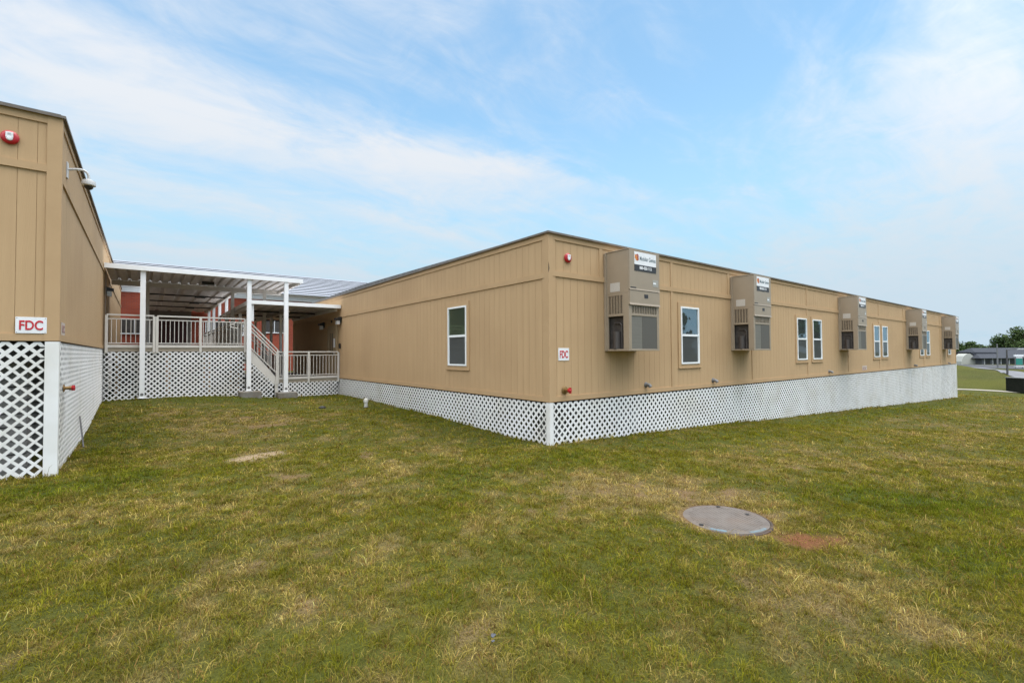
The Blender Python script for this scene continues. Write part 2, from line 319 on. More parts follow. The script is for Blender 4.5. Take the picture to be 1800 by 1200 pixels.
# lawn condition: straw, soil, lush, sand, red earth
def blob(x, y, cx, cy, a, b, ang=0.0):
    c, s = math.cos(R(ang)), math.sin(R(ang)); u = (x - cx) * c + (y - cy) * s; v = -(x - cx) * s + (y - cy) * c
    return np.exp(-((u / a) ** 2 + (v / b) ** 2))
def lawn(x, y):
    e1 = (vnoise(x, y, 1.7, 21, 4) - .5); e2 = (vnoise(x, y, 1.3, 31, 4) - .5)
    X, Y = x + e1 * 1.1, y + e2 * 1.1
    big = vnoise(x, y, 0.38, 3, 4); mid = vnoise(x, y, 1.5, 9, 4); fine = vnoise(x, y, 5.0, 14, 3)
    straw = 0.35 + 0.55 * (big - .5) + 0.9 * (mid - .5) + 0.9 * (fine - .5)
    for cx, cy, a, b, an, k in ((-.6, -3.0, 1.3, .7, -30, .5), (-1.7, -2.6, .8, .5, 0, .3), (-.4, -4.0, 1.0, .7, 0, .4), (-1.6, -5.35, 1.1, .5, -20, .45), (-3.6, 6.2, 2.2, 1.6, 0, .30), (-1.9, -5.9, .5, .25, 0, .25), (8, -4, 6, 1.5, -10, .2)):
        straw = straw + k * blob(X, Y, cx, cy, a, b, an)
    lush = 0.6 * np.clip(vnoise(x, y, 1.1, 41, 4) - .62, 0, 1) * 3
    for cx, cy, a, b, an, k in ((1.3, -4.9, 1.5, .5, -50, .8), (-.2, -6.3, 1.2, .55, -30, .9), (2.2, -5.7, 1.8, .7, -30, .7), (-5.6, -3.9, .5, .3, 0, .5), (-3.4, -4.3, .5, .25, -30, .5), (-2.2, -.9, .9, .4, 0, .45), (-7.0, 1.6, 1.3, .6, 0, 1.0), (-8.5, 1.9, 1.5, .8, 0, 1.0), (-6.7, 6, .5, 4, 0, .7), (-.5, 6, .7, 5, 0, .6), (20, -1.0, 22, .8, 0, .8), (-3.5, 11.7, 4, .9, 0, .7), (-3.5, 3.9, 1.0, .4, 0, .5)):
        lush = lush + k * blob(X, Y, cx, cy, a, b, an)
    straw = np.clip((straw - lush * 0.45) * np.where(x > 45, .55, 1), 0, 1); lush = np.clip(lush, 0, 1) * (.55 + .45 * vnoise(x, y, 3.1, 47, 3))
    sn = vnoise(x, y, 3.4, 77, 4)
    soil = np.clip((sn - .61) * 6, 0, 1) * np.clip(straw * 1.4 - .2, 0, 1) * (1 - lush)
    for cx, cy, a, b, an, k in ((-4.64, .55, .28, .12, -38, 1.3), (-5.0, -3.55, .14, .07, 0, .45), (-4.7, -3.6, .13, .06, 0, .45), (-4.5, -4.4, .14, .07, 0, .4), (-3.9, -3.0, .12, .06, 30, .5), (-5.6, -2.2, .12, .07, 0, .5), (-3.0, -4.6, .14, .06, 0, .5), (-2.9, -2.5, .3, .15, 0, .6), (-2.7, -5.1, .35, .12, -30, .7), (-3.9, 7.6, .9, .35, 0, .8), (-4.3, 5.6, .7, .3, 0, .8), (-2.6, 4.3, .6, .3, 0, .5), (-1.3, 2.4, .2, .12, 0, .8), (-3.3, 1.2, .25, .12, 0, .6)):
        soil = np.maximum(soil, np.clip((k * 1.5 + (sn - .5) * 3.2) * blob(X, Y, cx, cy, a, b, an) - .30, 0, .8))
    brk = (vnoise(x, y, 4.5, 88, 4) - .5) * 2.2
    sand = np.clip((2.1 + brk) * blob(x + e1 * .6, y + e2 * .6, -4.72, 2.42, .50, .30, 5) - .40, 0, 1)
    redd = np.clip((2.0 + brk * 1.6) * blob(x + e1 * .8, y + e2 * .8, -.97, -4.80, .42, .21, -20) - .40, 0, .8)
    rim = np.clip(1 - (np.hypot(x - MH[0], y - MH[1]) - .45) / .28, 0, 1)
    straw = np.clip(straw + rim * .5, 0, 1); redd = np.maximum(redd, np.clip(rim - .70, 0, 1) * .8)
    return straw, soil, lush, sand, np.clip(redd, 0, 1)

def grid_mesh(name, xs, ys, m):
    X, Y = np.meshgrid(xs, ys); nx, ny = len(xs), len(ys)
    Z = G(X, Y); me = bpy.data.meshes.new(name)
    me.vertices.add(nx * ny); me.vertices.foreach_set('co', np.stack([X, Y, Z], -1).ravel().astype(np.float32))
    i = np.arange(nx * ny).reshape(ny, nx); q = np.stack([i[:-1, :-1], i[:-1, 1:], i[1:, 1:], i[1:, :-1]], -1).reshape(-1, 4)
    me.loops.add(q.size); me.loops.foreach_set('vertex_index', q.ravel().astype(np.int32))
    me.polygons.add(len(q)); me.polygons.foreach_set('loop_start', (np.arange(len(q)) * 4).astype(np.int32)); me.polygons.foreach_set('loop_total', np.full(len(q), 4, np.int32))
    me.update(calc_edges=True)
    st, so_, lu, sa, rd = lawn(X.ravel(), Y.ravel())
    for nm, a, b, c in (('patch', st, so_, lu), ('patch2', sa, rd, rd * 0)):
        at = me.color_attributes.new(nm, 'FLOAT_COLOR', 'POINT'); at.data.foreach_set('color', np.stack([a, b, c, np.ones_like(a)], -1).ravel().astype(np.float32))
    me.polygons.foreach_set('use_smooth', np.ones(len(q), bool)); me.materials.append(m)
    o = bpy.data.objects.new(name, me); COL.objects.link(o); return o
def lawn_mat():
    m = bpy.data.materials.new('lawn_soil'); m.use_nodes = True; m.node_tree.nodes.clear(); n = NT(m.node_tree)
    g = n.new('ShaderNodeTexCoord').outputs['Object']
    a = n.new('ShaderNodeSeparateColor', {0: n.new('ShaderNodeAttribute', attribute_name='patch').outputs[0]}); b = n.new('ShaderNodeSeparateColor', {0: n.new('ShaderNodeAttribute', attribute_name='patch2').outputs[0]})
    f = n.new('ShaderNodeTexNoise', {'Vector': g, 'Scale': 55.0, 'Detail': 5.0, 'Roughness': 0.7}).outputs[0]
    f2 = n.new('ShaderNodeTexNoise', {'Vector': g, 'Scale': 9.0, 'Detail': 5.0}).outputs[0]
    far = n.new('ShaderNodeTexNoise', {'Vector': n.new('ShaderNodeMapping', {0: g, 3: (1, 1.6, 1)}).outputs[0], 'Scale': 0.13, 'Detail': 4.0}).outputs[0]
    gr = n.mix(n.ramp(f, .3, .7), (.022, .026, .005, 1), (.085, .085, .016, 1))
    gr = n.mix(n.math('MULTIPLY', n.ramp(far, .4, .65), .4), gr, (.088, .088, .014, 1))
    stc = n.mix(n.ramp(f, .3, .7), (.045, .032, .012, 1), (.20, .15, .062, 1))
    c = n.mix(n.ramp(n.math('ADD', a.outputs[0], n.math('MULTIPLY', n.math('SUBTRACT', f2, .5), .5)), .25, .85), gr, stc)
    c = n.mix(n.math('MULTIPLY', a.outputs[2], .8), c, n.mix(n.ramp(f, .3, .7), (.022, .038, .006, 1), (.045, .062, .011, 1)))
    c = n.mix(a.outputs[1], c, n.mix(n.ramp(f, .3, .7), (.085, .048, .024, 1), (.21, .14, .078, 1)))
    c = n.mix(b.outputs[0], c, n.mix(n.ramp(f, .3, .7), (.215, .155, .095, 1), (.30, .225, .145, 1)))
    c = n.mix(b.outputs[1], c, n.mix(n.ramp(f, .3, .7), (.12, .042, .021, 1), (.20, .080, .042, 1)))
    p = n.new('ShaderNodeBsdfPrincipled', {'Base Color': c, 'Roughness': 0.95, 'Specular IOR Level': 0.1})
    bp = n.new('ShaderNodeBump', {'Strength': 0.7, 'Distance': 0.02, 'Height': f}); m.node_tree.links.new(bp.outputs[0], p.inputs['Normal'])
    n.new('ShaderNodeOutputMaterial', {0: p.outputs[0]}); return m
lm = lawn_mat()
def axis(segs):
    o = []
    for a, b, s in segs: o += list(np.arange(a, b, s))
    return np.array(o + [segs[-1][1]])
gx = axis([(-900, -100, 80), (-100, -16, 6), (-16, 12, .14), (12, 40, .5), (40, 125, 1.5), (125, 220, 6), (220, 420, 20), (420, 1500, 120)])
gy = axis([(-900, -100, 80), (-100, -20, 5), (-20, -9, .6), (-9, 15, .14), (15, 30, 1.5), (30, 100, 6), (100, 1000, 90)])
gnd = grid_mesh('ground', gx, gy, lm); tag(gnd, kind='structure')

def strip(name, m, poly_top, poly_bot, n, lift, kind='structure'):     # ribbon between two polylines, draped on the terrain
    def samp(pl_, t):
        pl_ = np.array(pl_, float); L = np.r_[0, np.cumsum(np.hypot(*np.diff(pl_, axis=0).T))]; return np.stack([np.interp(t * L[-1], L, pl_[:, k]) for k in (0, 1)], -1)
    t = np.linspace(0, 1, n); A, B = samp(poly_top, t), samp(poly_bot, t); b = MB(); rows = 9; V = []
    for k in range(rows):
        P = A + (B - A) * k / (rows - 1); Z = G(P[:, 0], P[:, 1]) + lift; V += [(p[0], p[1], z) for p, z in zip(P, Z)]
    b.add(V, [(k * n + i, k * n + i + 1, (k + 1) * n + i + 1, (k + 1) * n + i) for k in range(rows - 1) for i in range(n - 1)])
    o = b.build(name, m); tag(o, kind=kind); return o
strip('parking_lot', lot, [(112, 14), (150, 24), (196, 33)], [(118, -10), (160, -22), (190, -30)], 60, .05)
strip('road', asphalt, [(60, -9), (75, -4.5), (89.2, .73), (96.6, 3.06), (103, 5.2), (118, 12)], [(58, -2.9), (66.5, -1.05), (76.4, .99), (83.7, 2.36), (95, 4.6), (107, 9.0)], 90, .07)
strip('sidewalk', pathm, [(36, 16.0), (46, 9.2), (55.3, 2.7), (60, -1.0), (66, -5.8), (74, -12)], [(35.2, 14.9), (45.2, 8.1), (54.5, 1.75), (59.2, -2.0), (65.3, -6.8), (73.3, -13)], 80, .05)

# ------------------------------------------------------------------ siding, lattice, windows
def boards(axis_, s0, s1, z0, z1, face, out, zcut=None, pitch=0.203, gap=0.0055):
    """vertical grooved boards; axis_ 'x' runs along X with the face at y=face; 'y' along Y with the face at x=face. out = +1/-1 outward."""
    b = MB(); k = s0
    while k < s1 - 1e-4:
        e = min(k + pitch - gap, s1)
        for za, zb in ((z0, zcut), (zcut, z1)) if zcut else ((z0, z1),):
            if axis_ == 'x': b.box(k, e, min(face, face - out * .006), max(face, face - out * .006), za, zb)
            else: b.box(min(face, face - out * .006), max(face, face - out * .006), k, e, za, zb)
        k += pitch
    return b
def lattice(P0, P1, ztop, nrm, depth_under=.06, pitch=.161, wd=.051, ztop2=None):
    """diagonal lattice between ground points P0,P1 (x,y); nrm = outward unit vector"""
    P0, P1, nrm = Vector((*P0, 0)), Vector((*P1, 0)), Vector((*nrm, 0)); L = (P1 - P0).length; t = (P1 - P0) / L
    sm = np.linspace(0, L, 60); pts = [P0 + t * s for s in sm]; gz = G(np.array([p.x for p in pts]), np.array([p.y for p in pts])) - depth_under
    gzf = lambda s: float(np.interp(s, sm, gz)); top = (lambda s: ztop) if ztop2 is None else (lambda s: ztop + (ztop2 - ztop) * s / L)
    H = max(top(0), top(L)) - gz.min(); b = MB(); h = wd * math.sqrt(.5) * 1.0
    for sg, o0, o1 in ((1, 0.0, .002), (-1, .002, .004)):
        k = -H - pitch
        while k < L + H + pitch:
            zt = max(top(0), top(L)); lo = []
            # strip centre: s = k + sg*(zt - z); walk down in z
            z_hi, z_lo = zt, gz.min()
            s_of = lambda z: k + sg * (zt - z)
            def inside(z):
                s = s_of(z); return 0 <= s <= L and gzf(s) <= z <= top(s) + 1e-9
            zs = [z for z in np.linspace(z_lo, z_hi, 90) if inside(z)]
            if len(zs) > 1:
                za, zb = zs[0], zs[-1]
                q = [(s_of(za) - h, za), (s_of(za) + h, za), (s_of(zb) + h, zb), (s_of(zb) - h, zb)]
                q = [(min(max(s, 0), L), z) for s, z in q]
                b.prism([P0 + t * s + Vector((0, 0, z)) + nrm * o0 for s, z in q], nrm * (o1 - o0))
            k += pitch
    return b
def window_parts(parent, x, z, wd, ht, face='right', up=glass_up, lo=glass_lo, proto=None):
    """double hung window part with trim (part) > frame, upper_pane, lower_pane; built facing -Y at local origin"""
    if proto is None:
        b = MB(); t = .105
        b.box(-t, 0, -.024, 0, -t, ht + t); b.box(wd, wd + t, -.024, 0, -t, ht + t); b.box(0, wd, -.024, 0, ht, ht + t); b.box(0, wd, -.024, 0, -t, 0)
        b.box(-t - .01, wd + t + .01, -.034, -.024, -t - .006, -t + .02)
        o = b.build('window', tan_trim, parent)
        f = MB(); w_ = .042
        f.box(0, w_, -.042, 0, 0, ht); f.box(wd - w_, wd, -.042, 0, 0, ht); f.box(w_, wd - w_, -.042, 0, ht - w_, ht); f.box(w_, wd - w_, -.042, 0, 0, w_)
        f.box(w_, wd - w_, -.036, 0, ht * .5 - .025, ht * .5 + .03); f.box(w_, w_ + .02, -.028, 0, w_, ht * .5 - .025); f.box(wd - w_ - .02, wd - w_, -.028, 0, w_, ht * .5 - .025)
        f.build('window_frame', whitef, o)
        p = MB(); p.box(w_, wd - w_, -.014, 0, ht * .5 + .03, ht - w_); p.build('upper_pane', up, o)
        p = MB(); p.box(w_ + .02, wd - w_ - .02, -.020, 0, w_, ht * .5 - .025); p.build('lower_pane', lo, o)
    else: o = copy_tree(proto, parent)
    o.location = (x, 0, z) if face == 'right' else (0, x, z)
    if face != 'right': o.rotation_euler = (0, 0, R(-90))
    return o

def trim_run(axis_, s0, s1, face, out, zs, seams, th=.020, belt=None, skip=()):
    """horizontal frieze, belt, base boards and vertical battens as one trim mesh"""
    b = MB()
    def slab(a, c, z0, z1, t_):
        lo, hi = sorted((face, face + out * t_))
        if axis_ == 'x': b.box(a, c, lo, hi, z0, z1)
        else: b.box(lo, hi, a, c, z0, z1)
    base, bz, top = zs
    slab(s0, s1, base, base + .10, th); slab(s0, s1, top - .12, top, th)
    cur = s0
    for a, c in list(skip) + [(s1, s1)]:
        if a > cur: slab(cur, a, bz, bz + .11, th + .004)
        cur = c
    for s, za, zb in seams: slab(s - .05, s + .05, za, zb, th - .004)
    return b

# ------------------------------------------------------------------ main modular building
H = 3.35; LX, LY = 38.9, 20.2
main = thing('modular_building', 'long tan modular building with air conditioners along its wall and a white lattice skirt', 'building', (0, 0, 0))
boards('x', .0, LX, 0, H, 0.0, -1, 2.49).build('wall', tan, main)
boards('y', .0, LY, 0, H, 0.0, -1, 2.49).build('wall', tan, main)
b = MB(); b.box(.0065, LX - .012, .0065, LY - .012, 0.0, H - .01); b.build('wall_core', backing, main)
b = MB(); b.box(-.01, LX, LY, LY + .02, 0, H); b.box(LX, LX + .02, 0, LY, 0, H); b.build('wall', tan, main)
AC_X = (1.66, 7.19, 15.94, 26.1, 34.72); AW = 1.06
SEAM = [4.2 + 4.27 * i for i in range(8)]
wins = (4.56, 11.78, 13.18, 20.42, 21.70, 28.9, 30.36, 36.3)
seams = [(s, .10, 3.23) for s in SEAM] + [(.12, .1, 3.23)] + [(1.53, 2.61, 3.23), (7.05, 2.61, 3.23)]
trim_run('x', .10, LX, 0, -1, (0, 2.50, H), seams, skip=[(a, a + AW) for a in AC_X]).build('belt_trim', tan_trim, main)
trim_run('y', .10, LY, 0, -1, (0, 2.46, H), [(.12, .1, 3.23)]).build('belt_trim', tan_trim, main)
b = MB(); b.box(-.026, .10, -.026, -.0, 0, H); b.box(-.026, .0, 0, .10, 0, H); b.build('corner_trim', tan_trim, main)
b = MB(); b.prism([(-.0262, -.031, 2.56), (-.005, -.031, 2.64), (-.0262, -.031, 2.76), (-.031, -.031, 2.76), (-.031, -.005, 2.64), (-.031, -.031, 2.56)][:3], (0, .006, 0)); b.build('trim_split', under, main)
b = MB(); b.box(LX - .1, LX + .04, -.026, 0, 0, H - .002); b.build('corner_trim', tan_trim, main)
b = MB(); b.box(-.055, LX + .06, -.055, LY + .05, H + .002, H + .025); b.box(-.062, LX + .07, -.062, -.055, H - .012, H + .027); b.box(-.062, -.055, -.055, LY + .05, H - .012, H + .027)
b.build('roof_edge', drip, main)
b = MB(); b.add([(0, 0, H + .03), (LX, 0, H + .03), (LX, LY, H + .03), (0, LY, H + .03), (0, LY / 2, H + .16), (LX, LY / 2, H + .16)], [(0, 1, 5, 4), (4, 5, 2, 3), (0, 4, 3), (1, 2, 5)]); b.build('roof', roofm, main)
lattice((.07, .0), (LX - .02, .0), -.025, (0, -1)).build('lattice_skirt', white, main)
lattice((.0, LY), (.0, .07), -.025, (-1, 0)).build('lattice_skirt', white, main)
b = MB(); b.box(-.03, .075, -.03, .075, g1(0, 0) - .1, -.012); b.build('skirt_corner_post', white, main)
b = MB(); b.box(LX - .04, LX + .05, -.03, .05, g1(LX, 0) - .1, -.012); b.build('skirt_corner_post', white, main)
b = MB(); b.box(.05, LX - .05, .05, LY - .05, -.30, -.03); b.box(LX - .06, LX - .02, .06, LY, -3, -.31); b.box(.06, LX - .1, LY - .1, LY, -2.6, -.31); b.build('floor_and_blockers', under, main)  # floor, plus solid dark skirts on unseen sides, added to block light
def pier(x, y, z1, parent, m=cmu, off=(0, 0, 0), s=.2):
    b = MB(); z = g1(x, y) - .1; k = 0
    while z < z1 - .02:
        e = min(z + .19, z1); b.box(x - s, x + s, y - s, y + s, z, e - .008); z += .2
    return b.build('pier', m, parent, off)
for i in range(15): pier(.75 + i * 2.6, .75, -.3, main)
for i in range(1, 7): pier(.75, .75 + i * 2.6, -.3, main)
p0 = window_parts(main, wins[0], .66, .85, 1.48)
for x in wins[1:]: window_parts(main, x, .66, .85, 1.48, proto=p0)
window_parts(main, 3.87, .66, .89, 1.50, 'side', glass_green, glass_lo)
# door under the lower canopy
dr = MB(); dr.box(-.075, -.024, 12.75, 12.85, .02, 2.16); dr.box(-.075, -.024, 13.85, 13.95, .02, 2.16); dr.box(-.075, -.024, 12.85, 13.85, 2.06, 2.16)
do = dr.build('door', doorm, main)
b = MB(); b.box(-.055, -.024, 12.85, 13.85, .03, 2.06); b.build('door_leaf', doorm, do)
b = MB(); b.box(-.060, -.056, 13.32, 13.42, .95, 1.85); b.box(-.060, -.056, 13.60, 13.66, .95, 1.85); b.build('door_lite', black, do)
b = MB(); b.box(-.061, -.056, 13.02, 13.22, 1.25, 1.62); b.build('notice', signw, do)
b = MB(); b.tube([(-.055, 12.95, 1.0), (-.11, 12.95, 1.0), (-.11, 13.06, 1.0)], .012); b.build('door_handle', palegrey, do)

# ------------------------------------------------------------------ second modular building (raised, beside the camera)
LBX, LBY, LBZ = -7.308, 2.85, 1.2; LB1, LB2 = -30.0, 26.4
lb = thing('modular_building', 'tall end of a tan modular building raised on two metres of white lattice', 'building', (LBX, LBY, LBZ))
off = (LBX, LBY, LBZ)
bb = boards('x', LBX - .24 - .203 * 60, LBX - .12, LBZ, LBZ + H, LBY, -1, LBZ + 2.50)
bb.build('wall', tan, lb, off)
boards('y', LBY, LB2, LBZ, LBZ + H, LBX, 1, LBZ + 2.42).build('wall', tan, lb, off)
b = MB(); b.box(LB1, LBX - .0065, LBY + .0065, LB2 - .01, LBZ, LBZ + H - .01); b.build('wall_core', backing, lb, off)
trim_run('x', LB1, LBX - .10, LBY, -1, (LBZ, LBZ + 2.50, LBZ + H), [(LBX - 1.9, LBZ + .1, LBZ + 3.2)]).build('belt_trim', tan_trim, lb, off)
trim_run('y', LBY + .08, LB2, LBX, 1, (LBZ, LBZ + 2.40, LBZ + H), []).build('belt_trim', tan_trim, lb, off)
b = MB(); b.box(LBX - .14, LBX + .026, LBY - .026, LBY, LBZ, LBZ + H); b.box(LBX, LBX + .026, LBY, LBY + .08, LBZ, LBZ + H); b.build('corner_trim', tan_trim, lb, off)
b = MB(); b.box(LB1, LBX + .055, LBY - .055, LB2, LBZ + H + .002, LBZ + H + .025); b.box(LB1, LBX + .062, LBY - .062, LBY - .055, LBZ + H - .012, LBZ + H + .027); b.box(LBX + .055, LBX + .062, LBY - .055, LB2, LBZ + H - .012, LBZ + H + .027); b.build('roof_edge', drip, lb, off)
b = MB(); b.box(LB1, LBX, LBY, LB2, LBZ + H + .03, LBZ + H + .06); b.build('roof', roofm, lb, off)
lattice((LBX - 8, LBY), (LBX - .12, LBY), LBZ - .02, (0, -1)).build('lattice_skirt', white, lb, off)
lattice((LBX, LBY + .08), (LBX, LB2), LBZ - .02, (1, 0)).build('lattice_skirt', white, lb, off)
b = MB(); b.box(LBX - .128, LBX + .026, LBY - .03, LBY + .10, -1.1, LBZ - .012); b.build('skirt_corner_post', white, lb, off)
b = MB(); b.box(LB1, LBX - .06, LBY + .06, LB2 - .05, LBZ - .32, LBZ - .03); b.box(LBX - 8.2, LBX - 8.1, LBY, LB2, -1, LBZ - .33); b.box(LBX - 8, LBX - .1, LB2 - .2, LB2 - .1, -1, LBZ - .33); b.build('floor_and_blockers', under, lb, off)  # floor, plus unseen dark walls added to keep light out below
for i in range(4): pier(LBX - .55 - i * 2.3, LBY + .55, LBZ - .3, lb, off=off)
for i in range(1, 9): pier(LBX - .6, LBY + .55 + i * 2.5, LBZ - .3, lb, off=off)
b = MB(); b.box(LBX - .95, LBX - .87, LBY + .3, LBY + .38, -1, LBZ - .05); b.build('timber_prop', wood, lb, off)
b = MB(); b.box(LBX + .026, LBX + .05, LBY + 10.1, LBY + 10.2, LBZ - .2, LBZ + 2.5); b.build('downspout', mat('brown_downspout', (.2, .15, .11), None, .5), lb, off)

# ------------------------------------------------------------------ wall air conditioners
def make_ac():
    r = thing('wall_air_conditioner', 'x', 'air conditioner', (AC_X[0], 0, 1.0), 'air conditioners along the long wall')
    w_, D, h = AW, .65, 2.13; b = MB()
    b.box(0, w_, -D, -.001, 1.22, h); b.box(0, w_, -D, -.001, 0, .04)                                                 # upper body, pan
    b.box(w_ - .03, w_, -D, -.001, .04, 1.22); b.box(0, w_ - .03, -.04, -.001, .04, 1.22)                             # far side, back
    b.box(0, .03, -D, -.50, .04, 1.22); b.box(0, .03, -.09, -.04, .04, 1.22)                                          # side posts
    b.box(0, .03, -.50, -.09, .74, .79); b.box(0, .03, -.50, -.09, 1.18, 1.22)
    b.box(.03, .09, -D, -D + .03, .04, 1.0); b.box(w_ - .08, w_ - .03, -D, -D + .03, .04, 1.0)
    b.box(.09, w_ - .08, -D, -D + .03, .74, .79); b.box(.09, w_ - .08, -D, -D + .03, .96, 1.0)
    b.box(-.012, w_ + .012, -D - .012, -.02, h, h + .02)
    b.box(-.03, 0, -.06, -.001, .0, h); b.box(w_, w_ + .03, -.06, -.001, .0, h)
    b.build('cabinet', acm, r, bevel=.006)
    b = MB(); b.box(.006, w_ - .004, -D - .022, -D - .002, 1.315, h - .004); b.prism([(.0, -D - .002, 1.30), (.0, -D - .03, 1.285), (.0, -D - .022, 1.315), (.0, -D - .002, 1.33)], (w_, 0, 0)); b.build('upper_panel', acm, r)
    b = MB(); b.box(.006, w_ - .004, -D - .022, -D - .002, 1.01, 1.275); b.prism([(.0, -D - .002, .985), (.0, -D - .035, .968), (.0, -D - .022, 1.01), (.0, -D - .002, 1.01)], (w_, 0, 0)); b.build('control_panel', acm, r)
    b = MB()
    for i in range(11): x = .09 + i * .087; b.box(x, x + .02, -D + .002, -D + .02, .79, .96)
    for i in range(9): z = .795 + i * .019; b.box(.09, w_ - .08, -D + .006, -D + .02, z, z + .008)
    b.build('front_grille', acm, r)
    b = MB()
    for i in range(6): y = -.50 + i * .078; b.box(.002, .02, y, y + .02, .79, 1.18)
    for i in range(20): z = .795 + i * .0195; b.box(.006, .02, -.50, -.09, z, z + .008)
    b.build('side_louver', acm, r)
    b = MB(); b.box(.031, w_ - .031, -D + .035, -.05, .80, 1.215); b.build('inner_baffle', acdark, r)
    b = MB(); b.box(.09, .46, -D + .012, -D + .034, .04, .74); b.build('coil_screen', coil2, r)
    b = MB(); b.box(.46, w_ - .08, -D + .008, -D + .034, .04, .74); b.build('coil_screen', coil, r)
    b = MB(); b.box(.10, w_ - .031, -D + .036, -.05, .041, .735); b.build('condenser_coil', acdark, r)
    b = MB(); b.tube([(.07, -.28, .041), (.07, -.28, .42)], .085, 14); b.tube([(.05, -.42, .06), (.05, -.42, .55), (.06, -.36, .6), (.07, -.2, .6)], .014, 8); b.build('compressor', mat('compressor', (.07, .06, .055), None, .5), r)
    b = MB(); b.box(-.004, 0, -.42, -.16, 1.27, 1.46); b.build('sticker', paper, r)
    b = MB(); b.box(.80, 1.0, -D - .025, -D - .022, 1.40, 1.55); lb_ = b.build('rating_plate', mat('plate_grey', (.33, .31, .27), None, .4), r)
    b = MB(); b.box(.82, .92, -D - .028, -D - .025, 1.455, 1.49); b.build('printed_strip', signw, lb_)
    b = MB(); b.box(.50, .63, -D - .027, -D - .022, 1.13, 1.21); b.build('badge', signblk, r)
    b = MB(); b.box(.03, .22, -D - .026, -D - .022, 1.325, 1.345); b.build('lettering_strip', signblk, r)
    # dealer plate
    b = MB(); b.box(.17, .93, -D - .027, -D - .022, 1.83, 2.10); sg = b.build('dealer_plate', signw, r)
    b = MB(); b.box(.17, .93, -D - .028, -D - .0225, 1.695, 1.83); b.build('phone_band', signblk, sg)
    text_mesh('name_lettering', 'Modular Genius', .56, .092, ink, sg, Matrix.Translation((.63, -D - .028, 1.972)) @ RX90, .001, .012)
    text_mesh('phone_lettering', '888-420-1113', .42, .068, signw, sg, Matrix.Translation((.55, -D - .029, 1.770)) @ RX90, .001, .03)
    y = -D - .029
    b = MB(); b.prism([(.185, y, 1.96), (.225, y, 1.94), (.225, y, 2.03), (.185, y, 2.045)], (0, .002, 0)); b.prism([(.205, y - .001, 1.925), (.265, y - .001, 1.91), (.265, y - .001, 2.0), (.205, y - .001, 2.02)], (0, .002, 0)); b.build('cube_logo', orange, sg)
    b = MB(); b.prism([(.265, y - .001, 1.905), (.31, y - .001, 1.93), (.31, y - .001, 2.03), (.265, y - .001, 2.0)], (0, .002, 0)); b.prism([(.225, y - .001, 2.025), (.265, y - .001, 2.005), (.305, y - .001, 2.035), (.26, y - .001, 2.06)], (0, .002, 0)); b.build('cube_logo', rust, sg)
    return r
ac = make_ac()
ac_lab = ['large air conditioner nearest the building corner, between the red alarm and the single window',
          'air conditioner between the single wall window and the first pair of windows',
          'air conditioner between the two pairs of narrow windows',
          'air conditioner just past the second window pair, hiding part of a third pair',
          'air conditioner at the far end of the long wall, against the sky']
ACS = [ac] + [copy_tree(ac) for _ in range(4)]
for o, x, l in zip(ACS, AC_X, ac_lab): o.location = (x, 0, 1.0); o['label'] = l

# ------------------------------------------------------------------ small wall fixtures
def fdc_sign(loc, rotz, wd, ht, label, pm=signw, lm=redp):
    r = thing('fire_sign', label, 'sign', loc, 'white FDC signs on the walls', rotz)
    b = MB(); b.box(-wd / 2, wd / 2, -.008, -.001, -ht / 2, ht / 2); b.build('sign_plate', pm, r, bevel=.002)
    text_mesh('lettering', 'FDC', wd * .76, ht * .60, lm, r, Matrix.Translation((0, -.010, 0)) @ RX90, .002, .022)
    b = MB()
    for x in (-wd / 2 + .015, wd / 2 - .015):
        for z in (-ht / 2 + .015, ht / 2 - .015): b.lathe([(.005, 0), (.004, .003)], 8, Matrix.Translation((x, -.008, z)) @ RX90)
    b.build('screw', grey, r); return r
fdc_sign((-7.58, LBY - .021, 1.424), 0, .322, .235, 'white sign with red FDC letters on the raised building end above the lattice')
fdc_sign((LBX + .001, LBY + .56, 1.40), R(90), .40, .20, 'white FDC sign seen edge on round the corner of the raised building', mat('faded_sign', (.50, .42, .36), None, .6), mat('faded_red', (.33, .20, .18), None, .6))
fdc_sign((.39, -.001, .94), 0, .30, .25, 'white sign with red FDC letters on the long wall, near the building corner')
fdc_sign((19.05, -.001, .17), 0, .62, .25, 'faded small FDC sign low on the long wall beneath the second window pair', mat('faded_sign', (.50, .42, .36), None, .6), mat('faded_red', (.33, .20, .18), None, .6))
def alarm(loc, label):
    r = thing('fire_alarm_strobe', label, 'fire alarm', loc, 'red alarm strobes')
    b = MB(); b.lathe([(.10, 0), (.112, .012), (.112, .035), (.095, .052), (.06, .060)], 28, RX90); b.build('housing', red, r, smooth=True)
    b = MB(); b.box(-.045, .045, -.075, -.050, -.02, .075); b.lathe([(.042, .05), (.040, .07), (.02, .078)], 18, Matrix.Translation((0, 0, -.025)) @ RX90); b.build('strobe_lens', signw, r, bevel=.004)
    b = MB(); b.box(-.02, .02, -.080, -.0755, .035, .06); b.build('lamp_tube', palegrey, r); r.scale = (.86, .86, .86)
alarm((-7.83, LBY - .001, 4.11), 'red alarm strobe with white lens high on the raised building end')
alarm((.52, -.001, 2.905), 'small red alarm strobe on the long wall beside the nearest air conditioner')
